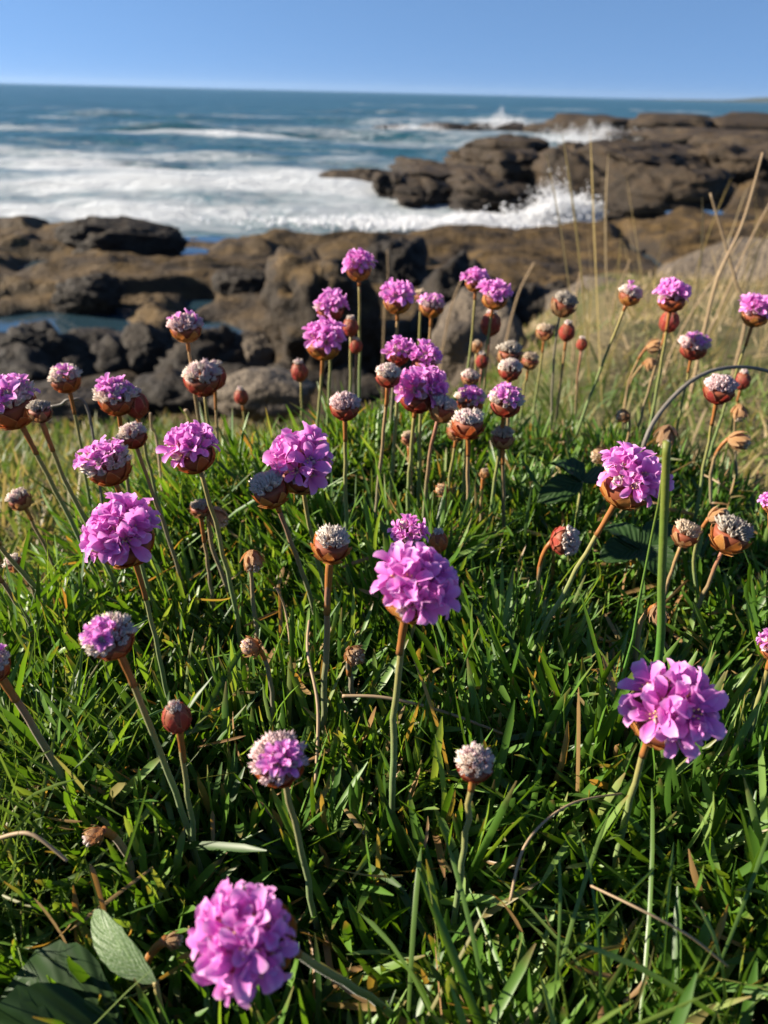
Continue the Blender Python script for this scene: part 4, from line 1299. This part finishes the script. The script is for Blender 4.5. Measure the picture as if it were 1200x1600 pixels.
# ------------------------------------------------------------------ stalks, twigs, broad leaves
def stalk(name, label, pts, r0, r1, mat, cat='grass', group=None, sides=6, n=24):
    P = [Vector(p) for p in pts]
    out = []
    m = len(P)
    for i in range(n):                       # Catmull-Rom
        t = i / (n - 1) * (m - 1)
        k = min(int(t), m - 2); t -= k
        a, b, c, d = P[max(k - 1, 0)], P[k], P[k + 1], P[min(k + 2, m - 1)]
        out.append(0.5 * ((2 * b) + (c - a) * t + (2 * a - 5 * b + 4 * c - d) * t * t + (3 * b - a - 3 * c + d) * t ** 3))
    o0 = out[0].copy()
    v, f, uv = tube([p - o0 for p in out], [r0 + (r1 - r0) * i / (n - 1) for i in range(n)], sides)
    return tag(link(name, make_mesh(name, v, f, M[mat], uv=uv), None, Matrix.Translation(o0)), label, cat, group)

def ppath(L):
    return [at_y(u, v, y) for (u, v, y) in L]

def build_stalks():
    # thick green stalk
    b = on_mound(1012, 1180)
    b = Vector((b.x, b.y, b.z - .03))
    stalk('green_stalk', 'thick smooth green stalk with a brown tip standing among the flowers', [b] + ppath([(1028, 1040, b.y - .0), (1034, 900, b.y), (1042, 690, b.y)]), .0013, .00105, 'stem_deep', 'stalk', sides=10)
    stalk('arching_stem', 'dark grey wiry stem arching over at the cushion edge', [on_mound(1000, 720) - Vector((0, 0, .03))] + ppath([(1006, 695, .40), (1035, 640, .41), (1085, 592, .42), (1140, 574, .43), (1200, 580, .44), (1260, 612, .45)]), .0014, .0010, 'greystalk', 'stem')
    G = 'tall dry grass stalks'
    def tall(label, L, w0=.0019, w1=.0008):
        p = ppath(L)
        q = p[0].copy(); q.z = float(slope_z(q.x, q.y)) - .01
        stalk('dry_grass_stalk', label, [q] + p, w0, w1, 'straw', 'grass stalk', G)
    tall('tallest upright straw stalk of the crossed pair', [(1085, 590, .95), (1118, 445, .95), (1160, 350, .95), (1192, 238, .95)], .0026, .0011)
    tall('straw stalk leaning across the tallest one', [(1165, 500, 1.1), (1150, 440, 1.1), (1130, 370, 1.1), (1110, 302, 1.1)], .0024, .0012)
    tall('thin straw stalk slanting up behind the crossed pair', [(1090, 560, 1.3), (1130, 470, 1.3), (1170, 380, 1.3), (1212, 300, 1.3)], .0020, .0010)
    tall('thin slanting straw stalk behind the rounded pink head', [(1045, 560, 1.2), (1080, 490, 1.2), (1130, 415, 1.2), (1160, 370, 1.2)], .0017, .0007)
    tall('short blurred straw stalk beside the touching pink pair', [(790, 540, 1.6), (810, 460, 1.6), (835, 410, 1.6)], .0024, .0014)
    tall('blurred straw stalk behind the grey brown seed head', [(895, 560, 1.5), (900, 470, 1.5), (908, 420, 1.5)], .0022, .0012)
    tall('blurred straw stalk left of the highest flower pair', [(690, 560, 1.7), (705, 480, 1.7), (722, 435, 1.7)], .0022, .0012)
    tall('faint straw stalk rising by the highest pink head', [(600, 500, 1.6), (606, 450, 1.6), (605, 390, 1.6)], .0018, .0009)
    tall('blurred straw stalk leaning near the arched slope', [(960, 470, 1.9), (975, 430, 1.9), (985, 405, 1.9)], .0022, .0012)
    # curled dry bits at the cushion's far edge
    G = 'bare dead flower stalks'
    def dry(label, L, r=.0009, mat='straw', hold=None):
        p = ppath(L)
        q = on_mound(*hold) if hold else None
        stalk('dead_stalk', label, ([q - Vector((0, 0, .02))] if q is not None else []) + p, r, r * .8, mat, 'stalk', G)
    dry('bare bent stalk with a hooked top beside the leaning pink flower', [(140, 650, .37), (110, 575 + 50, .37), (95, 632, .37), (80, 635, .37)], .0008, 'greystalk', (150, 760))
    dry('broken tan stub standing behind the pink head with red brown cup', [(296, 665, .42), (290, 640, .42)], .0016, 'straw', (300, 720))
    dry('curved tan stub beside the striped bud', [(245, 690, .40), (237, 668, .40), (235, 645, .40)], .0009, 'straw', (246, 720))
    y = .19
    stalk('fallen_stalk', 'long thin dry stalk lying across the leaves below the straight stalked flower', [on_mound(535, 1102) + Vector((0, 0, .004)), on_mound(600, 1112) + Vector((0, 0, .006)), on_mound(690, 1130) + Vector((0, 0, .005)), on_mound(785, 1150) + Vector((0, 0, .001))], .0006, .0005, 'straw', 'stalk')
    stalk('fallen_stalk', 'arched brown dry stalk lying low right of the cream topped bud', [on_mound(795, 1420) + Vector((0, 0, .003)), on_mound(815, 1365) + Vector((0, 0, .012)), on_mound(880, 1310) + Vector((0, 0, .014)), on_mound(975, 1262) + Vector((0, 0, .006))], .0004, .0003, 'straw', 'stalk')
    stalk('fallen_stalk', 'forked pale dry stalk under the amber cupped head', [on_mound(492, 1190) - Vector((0, 0, .01)), on_mound(497, 1120) + Vector((0, 0, .004)), on_mound(482, 1060) + Vector((0, 0, .012)), on_mound(484, 1005) + Vector((0, 0, .010))], .0006, .0005, 'straw', 'stalk')
    stalk('fallen_stalk', 'pale straw lying on the leaves at the lower corner beside green blades', [on_mound(910, 1440) + Vector((0, 0, .014)), on_mound(980, 1485) + Vector((0, 0, .016)), on_mound(1060, 1510) + Vector((0, 0, .012)), on_mound(1130, 1530) + Vector((0, 0, .005))], .00028, .00034, 'straw', 'stalk')
    stalk('fallen_stalk', 'brown stalk lying flat above the broad dark leaf', [on_mound(5, 1342) + Vector((0, 0, .008)), on_mound(60, 1345) + Vector((0, 0, .010)), on_mound(110, 1362) + Vector((0, 0, .004))], .0006, .0005, 'straw', 'stalk')
    dry('thin bare hooked stalk among the leaves in mid cushion', [(447, 960, .25), (435, 925, .25), (428, 918, .25)], .0005, 'straw', (458, 1000))

build_stalks()

def grass_tuft():
    """long green blades in the lower corner"""
    root = link('grass_tuft', None, None, Matrix.Translation(on_mound(960, 1500) - Vector((0, 0, .03))))
    tag(root, 'loose tuft of long green grass blades crossing low in front of the cushion', 'grass')
    off = Matrix.Translation(-root.matrix_basis.translation)
    rng = random.Random(3)
    specs = [((855, 1590), (940, 1320), .012, .0011), ((1010, 1590), (1000, 1300), .018, .0011), ((1045, 1560), (1035, 1375), .015, .0009), ((950, 1560), (890, 1350), .014, .0009),
             ((870, 1580), (862, 1385), .014, .0008), ((800, 1570), (1010, 1415), .016, .0009), ((1190, 1590), (880, 1565), .022, .0013), ((1100, 1560), (1180, 1350), .02, .0010),
             ((640, 1560), (655, 1370), .012, .0014), ((700, 1600), (560, 1480), .014, .0013), ((1150, 1580), (1060, 1470), .016, .0010), ((780, 1600), (690, 1390), .02, .0012)]
    for (b, t, h, w) in specs:
        B, T = on_mound(*b) - Vector((0, 0, .012)), on_mound(*t) + Vector((0, 0, h))
        d = T - B
        m = B + d * .5 + Vector((rng.uniform(-.004, .004), 0, .010))
        g = (B + T) / 2 - m
        D0 = np.array([(m - B) * 2 + (B - T) * .0])
        V, s = leaf_arrays(np.array([B]), unit(np.array([(m - B) * 1.0])), unit(np.array([T - m - (m - B)])), np.array([2 * (m - B).length]), np.array([w * 1.0]), np.array([(T - m - (m - B)).length / (2 * (m - B).length)]), unit(np.array([(rng.uniform(-.4, .4) + 1, rng.uniform(-.6, .6), rng.uniform(-.3, .3))])))
        link('blade', make_mesh('blade', V[0], leaf_faces(1, 6), M['blade'], uv=leaf_uv(1, 6, s)), root, off)
grass_tuft()

def broad_leaf(parent, name, p0, p1, nrm, width, mat, inv, cup=.25, droop=.1, tooth=.04, nv=14, nu=9, thick=.0004):
    p0, p1, nrm = Vector(p0), Vector(p1), Vector(nrm).normalized()
    ax = p1 - p0
    L = ax.length
    side = ax.normalized().cross(nrm).normalized()
    nrm = side.cross(ax.normalized()).normalized()
    V, UV = [], []
    for i in range(nv):
        v = i / (nv - 1)
        w = width * float(np.interp(v, [0, .08, .3, .55, .8, .94, 1], [.08, .42, .9, 1.0, .75, .4, .05])) * (1 + tooth * (i % 2))
        for j in range(nu):
            u = j / (nu - 1) * 2 - 1
            z = abs(u) ** 1.3 * cup * w + math.sin(v * math.pi) * L * .08 - droop * L * v * v + .03 * w * math.sin(v * 22 - abs(u) * 7)
            V.append(tuple(p0 + ax * v + side * u * w * .5 + nrm * z))
            UV.append((j / (nu - 1), v))
    n = len(V)
    V += [tuple(Vector(p) - nrm * thick) for p in V]
    UV += UV
    F = grid_faces(nv, nu) + [tuple(reversed(q)) for q in grid_faces(nv, nu, n)]
    return link(name, make_mesh(name, V, F, M[mat], uv=UV), parent, inv)

def build_broad():
    up = Vector((0, -.3, 1))
    def plant(label, centre, leaves, mat, lift=.0):
        c = on_mound(*centre) + Vector((0, 0, lift))
        root = link('broadleaf_plant', None, None, Matrix.Translation(c - Vector((0, 0, .04 + lift))))
        tag(root, label, 'plant', 'broad leaved plants in the cushion')
        inv = Matrix.Translation(-root.matrix_basis.translation)
        v, f, uv = tube([c - Vector((0, 0, .04 + lift)), c - Vector((0, 0, .02)), c], [.0009, .0008, .0007], 6)
        link('leaf_stalk', make_mesh('leaf_stalk', v, f, M['stem_green'], uv=uv), root, inv)
        for (tip, w, dz, n) in leaves:
            t = on_mound(*tip) + Vector((0, 0, dz))
            broad_leaf(root, 'leaflet', c, t, Vector(n), w, mat, inv, cup=.18)
    plant('three dark toothed leaflets on the leaves behind the arched pink flower', (905, 780), [((856, 756), .019, .014, (.6, -.5, .7)), ((838, 804), .014, .008, (.5, -.4, 1)), ((970, 774), .014, .008, (.3, -.3, 1))], 'broad', .010)
    plant('dark broad leaves with a browned tip beside the thick green stalk', (1000, 868), [((935, 882), .015, .004, (0, -.4, 1)), ((1065, 850), .019, .008, (-.3, -.3, 1)), ((1050, 908), .016, .002, (-.2, -.5, 1)), ((940, 830), .015, .004, (.3, -.4, 1))], 'broad', .003)
    plant('large dark shaded broad leaf lying at the lower corner', (185, 1588), [((-40, 1585), .034, -.006, (.75, -.25, .8)), ((-60, 1680), .034, -.008, (.75, -.2, .8))], 'broad', -.008)
    plant('pale fuzzy folded leaf standing above the large dark leaf', (245, 1545), [((140, 1436), .008, .003, (.3, -.8, .5))], 'broad_fuzzy', .002)
build_broad()

# ------------------------------------------------------------------ sea air
def build_haze():
    t = NT('haze')
    pv = t.new('ShaderNodeVolumePrincipled'.replace('ShaderNode', ''))
    pv.inputs['Color'].default_value = (0.38, 0.52, 0.72, 1)
    pv.inputs['Density'].default_value = 0.00006
    pv.inputs['Anisotropy'].default_value = 0.2
    t.l.new(pv.outputs[0], t.out.inputs['Volume'])
    x0, x1, y0, y1, z0, z1 = -13000, 13000, -40, 12600, -8.0, 60.0
    V = [(x, y, z) for x in (x0, x1) for y in (y0, y1) for z in (z0, z1)]
    F = [(0, 1, 3, 2), (4, 6, 7, 5), (0, 4, 5, 1), (2, 3, 7, 6), (0, 2, 6, 4), (1, 5, 7, 3)]
    tag(link('haze', make_mesh('haze', V, F, t.m, smooth=False)), 'thin pale sea haze over the water', 'haze', kind='stuff')
HAZE = True
if HAZE:
    build_haze()
